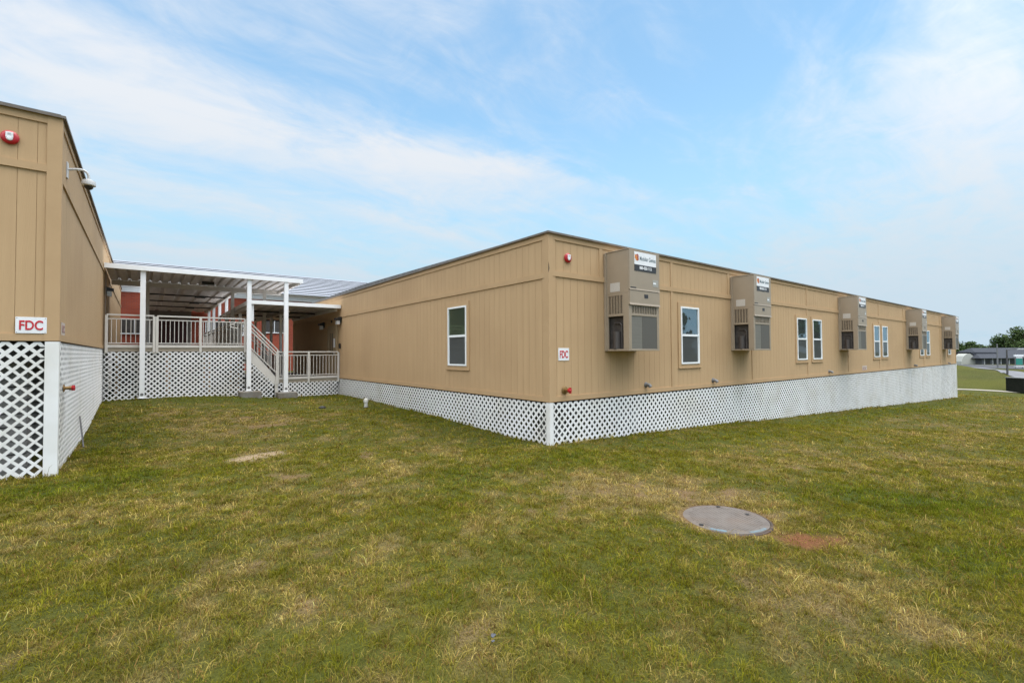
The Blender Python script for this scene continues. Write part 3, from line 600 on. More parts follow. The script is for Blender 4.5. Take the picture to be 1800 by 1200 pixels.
def fdc_pipe(loc, rotz, label, sc_=.62):
    r = thing('fire_hose_connection', label, 'pipe fitting', loc, 'fire hose connections', rotz)
    b = MB(); b.lathe([(.10, -.002), (.10, .010), (.085, .022), (.04, .026)], 24, RX90); b.build('flange', brass, r, smooth=True)
    b = MB(); b.lathe([(.042, .02), (.042, .10), (.055, .11), (.055, .15)], 18, RX90); b.build('pipe', brass, r, smooth=True)
    b = MB(); b.lathe([(.052, .150), (.056, .155), (.056, .195), (.03, .205), (.02, .225)], 18, RX90); b.box(-.012, .012, -.22, -.155, -.07, .07); b.build('cap', red, r, smooth=True); r.scale = (sc_,) * 3
fdc_pipe((LBX + .012, LBY + .67, .46), R(90), 'brass hose pipe with red cap poking through the tall lattice')
fdc_pipe((.40, -.012, .22), 0, 'brass flange pipe with red cap below the FDC sign on the long wall', .82)
vlab = ['grey pipe vent under the nearest air conditioner', 'grey pipe vent just past the single wall window', 'grey pipe vent under the middle air conditioner', 'grey pipe vent under the fourth air conditioner', 'grey pipe vent at the far end of the long wall']
def vent(loc):
    r = thing('pipe_vent', 'x', 'vent', loc, 'pipe vents low on the long wall')
    b = MB(); b.lathe([(.065, -.002), (.065, .012), (.05, .02)], 18, RX90); b.build('flange', grey, r, smooth=True)
    b = MB(); b.tube([(0, -.01, 0), (0, -.07, 0), (0, -.11, -.015), (0, -.13, -.05)], .045, 14); b.build('elbow', grey, r, smooth=True)
    return r
v0 = vent((3.09, -.020, .2)); VS = [v0] + [copy_tree(v0) for _ in range(4)]
for o, x, z, l in zip(VS, (3.09, 6.12, 14.77, 27.6, 36.3), (.20, .18, .165, .13, .09), vlab): o.location = (x, -.001, z); o['label'] = l
# security camera on the raised building
sc = thing('security_camera', 'pale grey dome security camera on a curved arm near the roof edge', 'camera', (LBX, 3.58, 3.99))
b = MB(); b.box(.001, .02, -.06, .06, -.13, .13); b.build('wall_plate', palegrey, sc, bevel=.004)
b = MB(); b.tube([(.02, 0, .02)] + [(.02 + .16 * t, 0, .02 + .03 * math.sin(t * 1.57)) for t in (.3, .6, 1)] + [(.18 + .09 * math.sin(a), 0, -.04 + .09 * math.cos(a)) for a in (.35, .7, 1.05, 1.57)] + [(.27, 0, -.10)], .019, 12); b.build('arm', palegrey, sc, smooth=True)
b = MB(); b.lathe([(.03, -.09), (.085, -.115), (.095, -.15), (.092, -.19), (.075, -.20)], 24, Matrix.Translation((.27, 0, 0))); b.build('housing', palegrey, sc, smooth=True)
b = MB(); b.lathe([(.062, -.2), (.058, -.23), (.035, -.255), (.012, -.262)], 20, Matrix.Translation((.27, 0, 0))); b.build('dome', black, sc, smooth=True)
def wall_lamp(loc, rotz, label):
    r = thing('wall_lamp', label, 'lamp', loc, 'black wall lamps by the doors', rotz)
    b = MB(); b.box(-.10, .10, -.05, -.001, -.12, .12); b.prism([(-.12, -.001, .12), (-.12, -.22, .06), (-.12, -.22, -.02), (-.12, -.001, .0)], (.24, 0, 0)); b.build('housing', black, r)
    b = MB(); b.box(-.09, .09, -.17, -.05, -.19, -.03); b.build('lens', palegrey, r, bevel=.01)
wall_lamp((-.026, 14.65, 2.25), R(-90), 'black wall lamp above the tan door, on the side away from the railing end')
wall_lamp((-.026, 12.42, 2.36), R(-90), 'black wall lamp just under the white canopy edge beside the tan door')
wall_lamp((LBX + .001, 13.35, 3.10), R(90), 'dark lamp on the raised building wall under the upper canopy')
b = MB(); b.box(-.06, -.024, 13.5, 13.58, 2.30, 2.40); tag(b.build('door_sensor', black), 'tiny black sensor box above the tan door between two lamps', 'sensor')
b = MB(); b.box(-.07, -.0205, 12.42, 12.50, 1.2, 1.4); tag(b.build('card_reader', black), 'small black card reader on the wall beside the railing end', 'card reader')
# stick leaning against the tall lattice
b = MB(); b.bar((LBX + .11, 5.55, g1(-7.2, 5.55)), (LBX + .02, 5.95, g1(-7.3, 5.95) + .56), .022, .032); tag(b.build('metal_stake', steel), 'thin dark stake leaning against the tall lattice', 'stake')

# ------------------------------------------------------------------ decks, stair and canopies
DY = 12.6; FA = 1.2
def railing(parent, a, b_, z0, off, posts=(), h=1.07, drop=.0, band=True, name='railing', pitch=.115):
    """a,b_ (x,y) ends; z0 = floor level at a; drop = floor change towards b_"""
    a, b_ = Vector((*a, z0)), Vector((*b_, z0 - drop)); L = (b_ - a).length; m = MB()
    P = lambda t, z: a.lerp(b_, t) + Vector((0, 0, z))
    m.bar(P(0, h), P(1, h), .06, .045); m.bar(P(0, h - .13), P(1, h - .13), .03, .03); m.bar(P(0, .17), P(1, .17), .03, .03)
    if band: m.bar(P(0, .07), P(1, .07), .02, .09)
    n = max(2, int(L / pitch))
    for i in range(1, n): m.bar(P(i / n, .17), P(i / n, h - .13), .018, .018, (1, 0, 0))
    o = m.build(name, ivory, parent, off)
    for t in posts:
        m = MB(); p = P(t, 0); m.box(p.x - .035, p.x + .035, p.y - .035, p.y + .035, p.z - .14, p.z + h - .02); m.build('railing_post', ivory, parent, off)
    return o
# upper deck and its walkway
offA = (-5.3, DY, -.45)
da = thing('upper_deck', 'raised deck with white lattice skirt and ivory railings beside the tall building', 'deck', offA)
b = MB(); b.box(-7.28, -3.36, DY + .05, 15.6, FA - .05, FA); b.box(-6.2, -3.36, 15.6, 27.9, FA - .05, FA); b.build('floor', floorm, da, offA)
b = MB(); b.box(-7.28, -3.36, DY + .01, DY + .05, FA - .10, FA + .03); b.box(-3.40, -3.36, DY + .05, 27.9, FA - .24, FA - .05); b.build('fascia', deckm, da, offA)
lattice((-7.30, DY), (-3.37, DY), FA - .11, (0, -1), wd=.046).build('lattice_skirt', white, da, offA)
railing(da, (-7.22, DY - .01), (-6.03, DY - .01), FA, offA, (0, 1)); railing(da, (-5.95, DY - .01), (-3.40, DY - .01), FA, offA, (0, .47, 1))
railing(da, (-3.38, 14.2), (-3.38, 27.8), FA, offA, (0, .2, .4, .6, .8, 1)); railing(da, (-6.2, 15.7), (-6.2, 27.8), FA, offA, (0, .25, .5, .75, 1))
for x in (-7.0, -5.6, -4.4, -3.5):
    for y in (13.4, 15.2): b = MB(); b.box(x - .05, x + .05, y - .05, y + .05, -.7, FA - .06); b.build('support_leg', wood, da, offA)
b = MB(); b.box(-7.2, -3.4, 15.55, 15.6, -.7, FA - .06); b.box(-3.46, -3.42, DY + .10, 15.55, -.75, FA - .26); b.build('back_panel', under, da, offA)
# lower deck
offB = (-1.2, DY, -.65)
dbk = thing('lower_deck', 'low landing with ivory railing and short white lattice beside the long building', 'deck', offB)
b = MB(); b.box(-2.36, -.02, DY + .05, 21.5, -.05, .0); b.build('floor', floorm, dbk, offB)
b = MB(); b.box(-2.36, -.02, DY + .01, DY + .05, -.10, .03); b.build('fascia', deckm, dbk, offB)
lattice((-2.36, DY), (-.02, DY), -.10, (0, -1), wd=.046).build('lattice_skirt', white, dbk, offB)
b = MB(); b.box(-2.40, -2.30, DY - .02, DY + .08, -.9, -.0); b.build('corner_post', ivory, dbk, offB)
railing(dbk, (-2.34, DY - .01), (-.06, DY - .01), .0, offB, (0, .5, 1))
railing(dbk, (-1.75, 14.4), (-1.75, 21.3), .0, offB, (0, .5, 1))
b = MB(); b.tube([(-1.35, 13.3, .70)] + [(-1.35 + .22 * math.sin(a), 13.3, .50 + .2 * math.cos(a)) for a in (0, .5, 1, 1.57, 2.1, 2.6, 3.14)] + [(-2.1, 13.3, .30)], .02, 10); b.build('handrail_loop', ivory, dbk, offB, smooth=True)
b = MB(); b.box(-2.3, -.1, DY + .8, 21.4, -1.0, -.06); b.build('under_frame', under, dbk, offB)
# stair between the decks
offS = (-2.9, DY, -.6)
st = thing('staircase', 'short flight of steps with sloping ivory handrails joining the two decks', 'stair', offS)
for y in (DY + .01, DY + 1.46):
    b = MB(); b.prism([(-3.38, y, FA - .0), (-3.20, y, FA - .03), (-2.36, y, .12), (-2.36, y, -.14), (-2.44, y, -.14), (-3.38, y, FA - .32)], (0, .04, 0)); b.build('stringer', ivory, st, offS)
for i in range(7):
    b = MB(); x = -3.36 + i * .143; z = FA - (i + 1) * .15; b.box(x, x + .16, DY + .055, DY + 1.455, z - .03, z); b.build('tread', floorm, st, offS)
b = lattice((-3.36, DY), (-2.41, DY), FA - .32, (0, -1), wd=.046, ztop2=-.12); b.build('lattice_skirt', white, st, offS)
for y in (DY, DY + 1.46):
    m = MB(); A_, B_ = Vector((-3.32, y, FA)), Vector((-2.30, y, .08))
    for h in (1.05, .90, .78): m.bar(A_ + Vector((0, 0, h)), B_ + Vector((0, 0, h)), .04, .04)
    m.bar(A_ + Vector((0, 0, .14)), B_ + Vector((0, 0, .14)), .03, .03)
    for i in range(1, 9): p = A_.lerp(B_, i / 9); m.bar(p + Vector((0, 0, .14)), p + Vector((0, 0, .78)), .018, .018, (1, 0, 0))
    m.tube([A_ + Vector((0, 0, .90)), A_ + Vector((-.35, 0, .92)), A_ + Vector((-.52, 0, .86)), A_ + Vector((-.52, 0, .76)), A_ + Vector((-.3, 0, .72))], .02, 8)
    m.build('handrail', ivory, st, offS)
    for p in (A_, B_):
        m = MB(); m.box(p.x - .035, p.x + .035, y - .035, y + .035, p.z - .2, p.z + 1.04); m.build('newel_post', ivory, st, offS)

def corrugated(b, x0, x1, y0, y1, z, along='y', pitch=.30, rise=.07):
    """pan roof deck: trapezoid ribs running along Y"""
    x = x0
    while x < x1 - .02:
        e = min(x + pitch, x1); w3 = (e - x)
        pr = [(x, z), (x + w3 * .62, z), (x + w3 * .70, z + rise), (x + w3 * .92, z + rise), (e, z)]
        vs = [(p, y0, q) for p, q in pr] + [(p, y1, q) for p, q in pr]; n = len(pr)
        b.add(vs, [(i, i + 1, n + i + 1, n + i) for i in range(n - 1)]); x = e
# upper canopy
offC = (-4.4, DY, -.4); ZC = 3.70
ca = thing('upper_canopy', 'flat white metal canopy on tall posts over the raised deck', 'canopy', offC)
b = MB(); corrugated(b, -7.27, -1.52, 12.36, 15.75, ZC + .06); b.build('roof_pan', soffit, ca, offC)
b = MB(); b.box(-7.28, -1.50, 12.36, 15.7, ZC + .135, ZC + .15); b.box(-6.3, -3.2, 15.75, 27.9, ZC + .0, ZC + .02); b.build('roof_top', alum, ca, offC)
b = MB(); b.box(-7.28, -1.50, 12.30, 12.355, ZC, ZC + .15); b.box(-1.52, -1.47, 12.36, 15.75, ZC + .03, ZC + .15); b.box(-7.27, -1.53, 15.755, 15.79, ZC + .052, ZC + .145); b.build('fascia', alum, ca, offC)
b = MB(); corrugated(b, -6.2, -3.3, 15.85, 27.85, ZC - .09, pitch=.6, rise=.05); b.build('walkway_ceiling', soffit, ca, offC)
b = MB(); b.box(-7.25, -1.55, 15.70, 15.80, ZC - .12, ZC + .05); b.box(-3.36, -3.24, 15.8, 27.8, ZC - .16, ZC - .02); b.box(-6.28, -6.18, 15.8, 27.8, ZC - .16, ZC - .02); b.box(-1.66, -1.58, 12.36, 15.7, ZC - .06, ZC + .04)
b.build('beam', ivory, ca, offC)
for y in (18.2, 21.2, 24.2):
    b = MB(); b.box(-6.17, -3.37, y, y + .06, ZC - .15, ZC - .10); b.build('purlin', under, ca, offC)
for x, y in ((-4.4, 14.3), (-4.35, 18.1), (-4.35, 21.1), (-4.35, 24.1)):
    b = MB(); b.box(x - .2, x + .2, y - .09, y + .09, ZC - .20 if y > 15 else ZC - .06, ZC - .13 if y > 15 else ZC + .05); b.build('ceiling_light', black, ca, offC)
posts = [(-6.33, 12.44, -.40), (-3.30, 12.44, -.33), (-2.07, 12.40, -.43)]
for x, y, z in posts:
    b = MB(); b.box(x - .07, x + .07, y - .07, y + .07, z, ZC + .0); b.box(x - .11, x + .11, y - .10, y + .10, z - .0, z + .012); b.build('post', alum, ca, offC, bevel=.004)
    b = MB(); b.lathe([(.045, -.001), (.045, .006)], 14, Matrix.Translation((x, y - .07, z + .12)) @ RX90); b.build('base_bolt', grey, ca, offC)
for x, y in ((-3.40, 15.75), (-2.20, 15.75), (-6.2, 15.75)):
    b = MB(); b.box(x - .06, x + .06, y - .04, y + .04, -.4, ZC - .12); b.build('post', ivory, ca, offC)
for y in (18.4, 20.9, 23.4, 25.8):
    for x in (-3.30, -6.23):
        b = MB(); b.box(x - .06, x + .06, y - .06, y + .06, FA, ZC - .16); b.build('post', alum, ca, offC)
for x, z, w_, zb in ((-3.27, -.34, .68, -.75), (-2.05, -.44, .66, -.95)):
    b = MB(); b.box(x - w_ / 2, x + w_ / 2, 12.10, 12.575, zb, z); b.build('footing', conc, ca, offC, bevel=.012)
# lower canopy
offD = (-1.7, DY, -.6); ZD = 2.82
cb = thing('lower_canopy', 'lower white canopy reaching from the stairs to the long building wall', 'canopy', offD)
b = MB(); corrugated(b, -3.28, -.08, 12.45, 21.4, ZD + .03, pitch=.4, rise=.05); b.build('roof_pan', soffit, cb, offD)
b = MB(); b.box(-3.3, -.04, 12.45, 21.5, ZD + .105, ZD + .12); b.build('roof_top', alum, cb, offD)
b = MB(); b.box(-3.32, -.025, 12.38, 12.44, ZD, ZD + .135); b.box(-3.34, -3.30, 12.44, 19.6, ZD - .03, ZD + .12); b.build('fascia', alum, cb, offD)
b = MB(); b.box(-3.28, -3.18, 12.5, 19, ZD - .14, ZD + .02); b.box(-1.68, -1.56, 14.0, 21.4, ZD - .12, ZD + .02); b.box(-.2, -.1, 12.6, 19.6, ZD - .10, ZD + .02); b.build('beam', ivory, cb, offD)
for y in (15.4, 18.0, 20.8):
    b = MB(); b.box(-3.15, -.12, y, y + .07, ZD - .05, ZD + .01); b.build('purlin', under, cb, offD)
for y in (15.4, 17.35, 19.3, 21.3):
    b = MB(); b.box(-1.67, -1.57, y - .05, y + .05, .0, ZD - .12); b.build('post', alum, cb, offD)
for y in (13.1, 15.2, 17.0, 18.8):
    b = MB(); b.box(-3.24, -3.14, y - .05, y + .05, .2, ZD - .14); b.build('post', alum, cb, offD)
b = MB(); b.box(-3.22, -3.14, 12.46, 12.54, ZD - .62, ZD); b.build('end_cap', alum, cb, offD)

# ------------------------------------------------------------------ brick school behind
offK = (0, 28, 0)
sch = thing('brick_school', 'red brick school with a large pale metal roof behind the walkways', 'school building', offK)
b = MB(); b.box(-34, 36, 28, 40, -.6, 4.62); b.build('wall', brickm, sch, offK)
b = MB(); b.box(-34, 36, 27.86, 27.98, 4.62, 4.98); b.box(-34, 36, 27.4, 28, 4.98, 5.02); b.build('soffit', alum, sch, offK)
b = MB()
for i in range(4): b.box(-34, 36, 27.80, 27.86, 4.65 + i * .085, 4.69 + i * .085)
b.build('louver_band', alum, sch, offK)
y0, z0_, y1, z1_ = 27.3, 5.0, 36.5, 7.72; b = MB(); rb = MB(); n = 13
for i in range(n):
    ya, yb = y0 + (y1 - y0) * i / n, y0 + (y1 - y0) * (i + 1) / n; za, zb = z0_ + (z1_ - z0_) * i / n, z0_ + (z1_ - z0_) * (i + 1) / n
    b.add([(-36, ya, za + .05), (38, ya, za + .05), (38, yb, zb), (-36, yb, zb)], [(0, 1, 2, 3)])
    rb.add([(-36, ya, za - .01), (38, ya, za - .01), (38, ya - .004, za + .054), (-36, ya - .004, za + .054)], [(0, 1, 2, 3)])
b.add([(-36, y1, z1_), (38, y1, z1_), (38, 45, 5), (-36, 45, 5)], [(0, 1, 2, 3)]); rf_ = b.build('roof', slate, sch, offK); rb.build('roof_seam', mat('roof_seam_dark', (.21, .22, .245), None, .6, .3), rf_)
def swin(x0, x1, z0, z1):
    f = MB(); f.box(x0, x1, 27.93, 27.995, z0, z0 + .06); f.box(x0, x1, 27.93, 27.995, z1 - .06, z1); f.box(x0, x0 + .05, 27.93, 27.995, z0 + .06, z1 - .06); f.box(x1 - .05, x1, 27.93, 27.995, z0 + .06, z1 - .06)
    k = int((x1 - x0) / .55)
    for i in range(1, k): x = x0 + (x1 - x0) * i / k; f.box(x - .02, x + .02, 27.94, 27.995, z0 + .06, z1 - .06)
    w_ = f.build('window', whitef, sch, offK); p = MB(); p.box(x0 + .05, x1 - .05, 27.96, 27.992, z0 + .06, z1 - .06); p.build('window_pane', acdark, w_, offK)
swin(-8.2, -6.0, 2.2, 3.1); swin(-.1, 1.35, 2.4, 3.3); swin(-3.3, -1.2, 2.2, 3.1); swin(-12, -9.5, 2.2, 3.1)
b = MB(); b.box(-6.2, -4.02, 27.94, 27.996, 1.2, 3.66); b.build('entrance_surround', mat('entrance_grey', (.16, .14, .125), None, .7), sch, offK)
b = MB(); b.box(-5.65, -4.25, 27.90, 27.938, 1.2, 3.0); dd = b.build('door', maroon, sch, offK)
b = MB(); b.box(-4.97, -4.93, 27.87, 27.90, 1.2, 2.98); b.build('door_mullion', steel, dd, offK)
b = MB(); b.box(1.42, 1.5, 27.85, 27.93, 0, 4.6); b.build('downspout', tan_trim, sch, offK)

# ------------------------------------------------------------------ things on the lawn
mz = g1(*MH) + .016
mh = thing('manhole_cover', 'large round iron manhole cover set in the lawn beside red soil', 'manhole cover', (MH[0], MH[1], mz))
b = MB(); b.lathe([(.485, -.12), (.485, -.012), (.470, -.004), (.458, -.006), (.458, -.03)], 64); b.build('frame', rustring, mh, smooth=True)
b = MB(); b.lathe([(.452, -.05), (.452, -.004), (.446, 0), (.01, .003)], 64)
for i in range(-12, 13):
    for j in range(-12, 13):
        x, y = i * .032, j * .032
        if math.hypot(x, y) < .385: b.add([(x - .010, y - .010, .002), (x + .010, y - .010, .002), (x + .010, y + .010, .002), (x - .010, y + .010, .002), (x, y, .0085)], [(0, 1, 4), (1, 2, 4), (2, 3, 4), (3, 0, 4)])
b.build('lid', iron, mh)
for an, rr in ((78, .40), (22, .33), (212, .40)):
    b = MB(); c = Matrix.Translation((rr * math.cos(R(an - 40)), rr * math.sin(R(an - 40)), .004)) @ Matrix.Rotation(R(an - 40), 4, 'Z'); b.lathe([(.024, 0), (.024, .004)], 14, c); b.build('pick_hole', black, mh)
b = MB(); b.add([(.41 * math.cos(a), .41 * math.sin(a), .0055) for a in np.linspace(R(-118), R(-85), 10)] + [(.445 * math.cos(a), .445 * math.sin(a), .003) for a in np.linspace(R(-85), R(-118), 10)], [tuple(range(20))]); b.build('chalk_mark', blue, mh)
b = MB(); b.add([(.40 * math.cos(a), .40 * math.sin(a), .0055) for a in np.linspace(R(-172), R(-150), 10)] + [(.44 * math.cos(a), .44 * math.sin(a), .003) for a in np.linspace(R(-150), R(-172), 10)], [tuple(range(20))]); b.build('chalk_mark', blue, mh)
# white cleanout pipe and a black cap
px_, py_ = -.86, 7.45; pz = g1(px_, py_)
cp = thing('cleanout_pipe', 'short dirty white pipe standing in the grass by the lattice', 'pipe', (px_, py_, pz))
b = MB(); b.tube([(0, 0, -.1), (0, 0, .17)], .055, 16); b.build('pipe', pvc, cp, smooth=True)
b = MB(); b.lathe([(.068, .17), (.070, .19), (.070, .25), (.055, .28), (.02, .295)], 18); b.build('cap', pvc, cp, smooth=True)
b = MB(); b.lathe([(.09, -.08), (.09, .02), (.075, .03)], 16); b.build('collar', black, cp)
bx, by = -1.98, 8.1
bc = thing('valve_cap', 'small black cap in the grass left of the white pipe', 'cap', (bx, by, g1(bx, by)))
b = MB(); b.lathe([(.11, -.1), (.11, .03), (.09, .045), (.03, .05)], 16); b.build('rim', black, bc, smooth=True)
b = MB(); b.lathe([(.05, .05), (.045, .065)], 12); b.build('lid', steel, bc)

lx, ly = -4.56, -4.42; b = MB(); b.prism([(0, 0, .03), (.03, .008, .035), (.036, .026, .03), (.01, .03, .04), (-.006, .014, .036)], (0, 0, .003)); b.prism([(-.03, -.03, .03), (-.012, -.035, .03), (-.008, -.028, .034), (-.028, -.022, .034)], (0, 0, .003))
tag(b.build('litter_scrap', mat('litter_grey', (.05, .055, .07), (.09, .09, .09), .6), loc=(lx, ly, g1(lx, ly))), 'tiny grey scrap of litter lying in the near grass', 'litter')

# ------------------------------------------------------------------ far right background
ux = Vector((RT.x, RT.y, 0)).normalized(); uf = Vector((FW.x, FW.y, 0)).normalized()
C0 = Vector((CAM[0], CAM[1], 0))
bxp = (59.6, -1.6); bz = g1(*bxp)
ub = thing('utility_box', 'dark green metal box standing beside the concrete path', 'utility box', (bxp[0], bxp[1], bz), rotz=math.atan2(RT.y, RT.x))
b = MB(); b.box(-.92, .92, -.8, .8, -.1, 1.42); b.build('body', bgreen, ub, bevel=.03)
b = MB(); b.box(-.97, .97, -.85, .85, 1.42, 1.5); b.build('lid', grey, ub, bevel=.02)
b = MB(); b.box(-1.0, 1.0, -.9, .9, -.25, -.0); b.build('plinth', conc, ub)
b = MB(); b.box(-.01, .01, -.815, -.80, .05, 1.38); b.box(.1, .16, -.83, -.80, .6, .8); b.build('door_seam', steel, ub)
def pole(x, y, h, r, label, name='street_lamp', arm=False):
    z = g1(x, y); t = thing(name, label, 'pole', (x, y, z))
    b = MB(); b.tube([(0, 0, -.3), (0, 0, h)], [r, r * .7], 10); b.build('post', steel if arm else grey, t, smooth=True)
    if arm:
        b = MB(); b.tube([(0, 0, h - .1), (.3 * ux.x, .3 * ux.y, h + .03), (1.3 * ux.x, 1.3 * ux.y, h + .08)], .05, 8); b.build('arm', steel, t)
        b = MB(); p = ux * 1.5; b.bar((ux.x * 1.2, ux.y * 1.2, h + .06), (ux.x * 2.0, ux.y * 2.0, h + .08), .22, .1); b.build('lamp_head', palegrey, t)
    else:
        b = MB(); b.box(-.35, .35, -.05, .05, h - .35, h - .25); b.build('crossarm', steel, t)
pole(77.6, 1.2, 3.1, .11, 'dark street lamp pole behind the green box', arm=True)
pole(137, 8.3, 5.2, .16, 'pale utility pole in front of the grey roofed building', 'utility_pole')
sp = C0 + uf * 92 + ux * (92 * (1790 - 900) / FOC); sz = g1(sp.x, sp.y)
sg = thing('roadside_sign', 'teal and white roadside sign in front of the grey building', 'sign', (sp.x, sp.y, sz), rotz=math.atan2(ux.y, ux.x))
b = MB(); b.box(-.75, -.65, -.06, .06, -.2, 3.0); b.box(.65, .75, -.06, .06, -.2, 3.0); b.build('post', grey, sg)
b = MB(); b.box(-.9, .9, -.1, .1, 2.35, 2.75); b.build('header_board', signw, sg); b = MB(); b.box(-.6, .6, -.09, .09, 2.0, 2.3); b.build('middle_board', palegrey, sg); b = MB(); b.box(-.62, .62, -.1, .1, .75, 1.95); b.build('teal_board', teal, sg); b = MB(); b.box(-.8, .8, -.2, .2, .3, .6); b.build('base', palegrey, sg)
rz = math.atan2(ux.y, ux.x)
def at_px(px, D): return C0 + uf * D + ux * (D * (px - 900) / FOC)
# barn
bp = at_px(1702, 150); bz = g1(bp.x, bp.y)
bn = thing('barn', 'pale barn with a rounded gable end beyond the grass mound', 'barn', (bp.x, bp.y, bz), rotz=rz)
prof = [(-2.4, 0), (-2.3, 1.2), (-1.5, 2.9), (-.4, 3.7), (.4, 3.7), (1.6, 2.9), (2.4, 1.2), (2.5, 0)]
b = MB(); b.prism([(x, 0, z - .3) for x, z in prof], (0, 3, 0)); b.build('wall', barnw, bn)
b = MB(); b.prism([(.4, .05, 3.85), (9.4, .05, 3.75), (9.6, .05, 1.3), (2.55, .05, 1.2), (1.65, .05, 2.95)], (0, 8, 0)); b.build('roof', shingle, bn)
b = MB(); b.box(2.4, 9.5, .8, 7.5, -.5, 1.3); b.build('side_wall', farwall, bn)
b = MB()
for i in range(5): b.box(3.0 + i * 1.3, 3.8 + i * 1.3, .77, .80, .2, 1.0)
b.build('window', signw, bn)
# grey roofed building
gp = at_px(1775, 148); gz = g1(gp.x, gp.y)
gb = thing('shop_building', 'wide low shop building with a dark grey shingle roof beyond the road', 'building', (gp.x, gp.y, gz), rotz=rz)
b = MB(); b.box(-9, 16, 0, 12, -.5, 2.1); b.build('wall', farwall, gb)
b = MB(); b.add([(-10.5, -1.2, 1.95), (17, -1.2, 1.95), (17, 14, 1.95), (-10.5, 14, 1.95), (-6, 6.4, 5.2), (15, 6.4, 5.2)], [(0, 1, 5, 4), (1, 2, 5), (2, 3, 4, 5), (3, 0, 4), (3, 2, 1, 0)]); b.build('roof', shingle, gb)
for i in range(8):
    b = MB(); x = -8 + i * 2.6; b.box(x, x + 1.7, -.04, 0, .1, 1.6); w_ = b.build('window', black, gb); b = MB(); b.box(x - .25, x - .05, -.08, -.0, -.3, 1.9); b.build('porch_column', palegrey, gb)

def leaf_cloud(centres, n, size, m, name, parent, loc):
    """crown of many small leaf clumps around several uneven lobes"""
    P = []
    for (cx, cy, cz, rx, rz_), k in centres:
        q = rng.normal(size=(int(n * k), 3)); q /= np.linalg.norm(q, axis=1)[:, None]; rr = rng.random(len(q)) ** .45
        P.append(q * rr[:, None] * np.array([rx, rx, rz_]) + np.array([cx, cy, cz]))
    P = np.concatenate(P); N = len(P)
    keep = vnoise(P[:, 0] + P[:, 1], P[:, 2] * 1.3, .9, 91, 2) > .36; P = P[keep]; N = len(P)
    u = rng.normal(size=(N, 3)); u /= np.linalg.norm(u, axis=1)[:, None]; v = np.cross(u, rng.normal(size=(N, 3))); v /= np.linalg.norm(v, axis=1)[:, None]
    s = size * 1.15 * (.5 + rng.random(N))[:, None]
    V = np.stack([P - u * s, P + v * s * .55, P + u * s, P - v * s * .55], 1).reshape(-1, 3)
    me = bpy.data.meshes.new(name); me.from_pydata(V.tolist(), [], [(4 * i, 4 * i + 1, 4 * i + 2, 4 * i + 3) for i in range(N)]); me.materials.append(m)
    o = bpy.data.objects.new(name, me); COL.objects.link(o); o.parent = parent; return o
lf = [mat('leaves_dark', (.035, .065, .018), (.065, .105, .028), .7, .2, nscale=.8), mat('leaves_mid', (.055, .09, .025), (.095, .13, .04), .7, .2, nscale=.8), mat('leaves_pale', (.16, .16, .10), (.22, .21, .14), .8, .2, nscale=.8)]
def tree(px, D, ht, wd, kind, label, n=4200, pos=None):
    p = Vector((*pos, 0)) if pos else at_px(px, D); z = g1(p.x, p.y); t = thing('tree', label, 'tree', (p.x, p.y, z), 'trees on the horizon')
    b = MB(); b.tube([(0, 0, -.4), (.05 * wd, 0, ht * .35), (0, .03 * wd, ht * .8)], [ht * .035, ht * .025, ht * .008], 8)
    for k in range(6):
        a = k * 1.05 + rng.random(); l = wd * .38; h0 = ht * (.3 + .07 * k); b.tube([(0, 0, h0), (l * .5 * math.cos(a), l * .5 * math.sin(a), h0 + ht * .1), (l * math.cos(a), l * math.sin(a), h0 + ht * .2)], [ht * .014, ht * .01, ht * .003], 6)
    b.build('trunk', bark, t)
    cs = []
    for k in range(11):
        a = rng.random() * 6.28; rr = wd * .36 * rng.random() ** .5; h0 = ht * (.28 + .60 * rng.random()); sz = wd * (.16 + .13 * rng.random()); cs.append(((rr * math.cos(a), rr * math.sin(a), min(h0, ht - sz * .7), sz, sz * .75), 1 / 11))
    leaf_cloud(cs, n, .30 if kind < 2 else .16, lf[kind], 'crown', t, None)
tree(1692, 188, 8.0, 10, 0, 'dark rounded tree against the far end of the long building')
tree(1716, 196, 7.2, 9, 1, 'low tree behind the rounded barn gable')
tree(1736, 205, 7.4, 8, 2, 'pale thinly leaved tree behind the barn roof', 700)
tree(1768, 200, 11.5, 11, 0, 'tall dark tree above the grey shop roof', 5200)
tree(1802, 190, 14, 13, 1, 'tallest leafy tree at the picture edge above the shop roof', 6000)
tree(1748, 214, 7.4, 9, 0, 'dark low tree between the pale tree and the tall one')
tree(1786, 216, 9.4, 10, 1, 'mid green tree between the two tallest trees')
tree(1672, 200, 7.6, 9, 1, 'tree mostly hidden behind the far building end')
tree(1704, 204, 6.6, 9, 0, 'dark tree peeping between the barn gable and the round tree')
tree(1726, 212, 6.4, 9, 1, 'low green tree just beside the pale thin tree')
tree(1760, 215, 8.6, 10, 1, 'bushy tree behind the tall dark tree, above the shop roof')
tree(1830, 205, 13, 13, 0, 'dark tree at the picture edge just outside the shop roof')

tree(0, 0, 11, 7, 1, 'leafy tree beyond the lawn, seen only as a reflection in the single long wall window', 3000, pos=(51, -30.5))
tree(0, 0, 13, 9, 0, 'broad tree across the lawn, seen only reflected in the paired windows', 3000, pos=(74, -21))

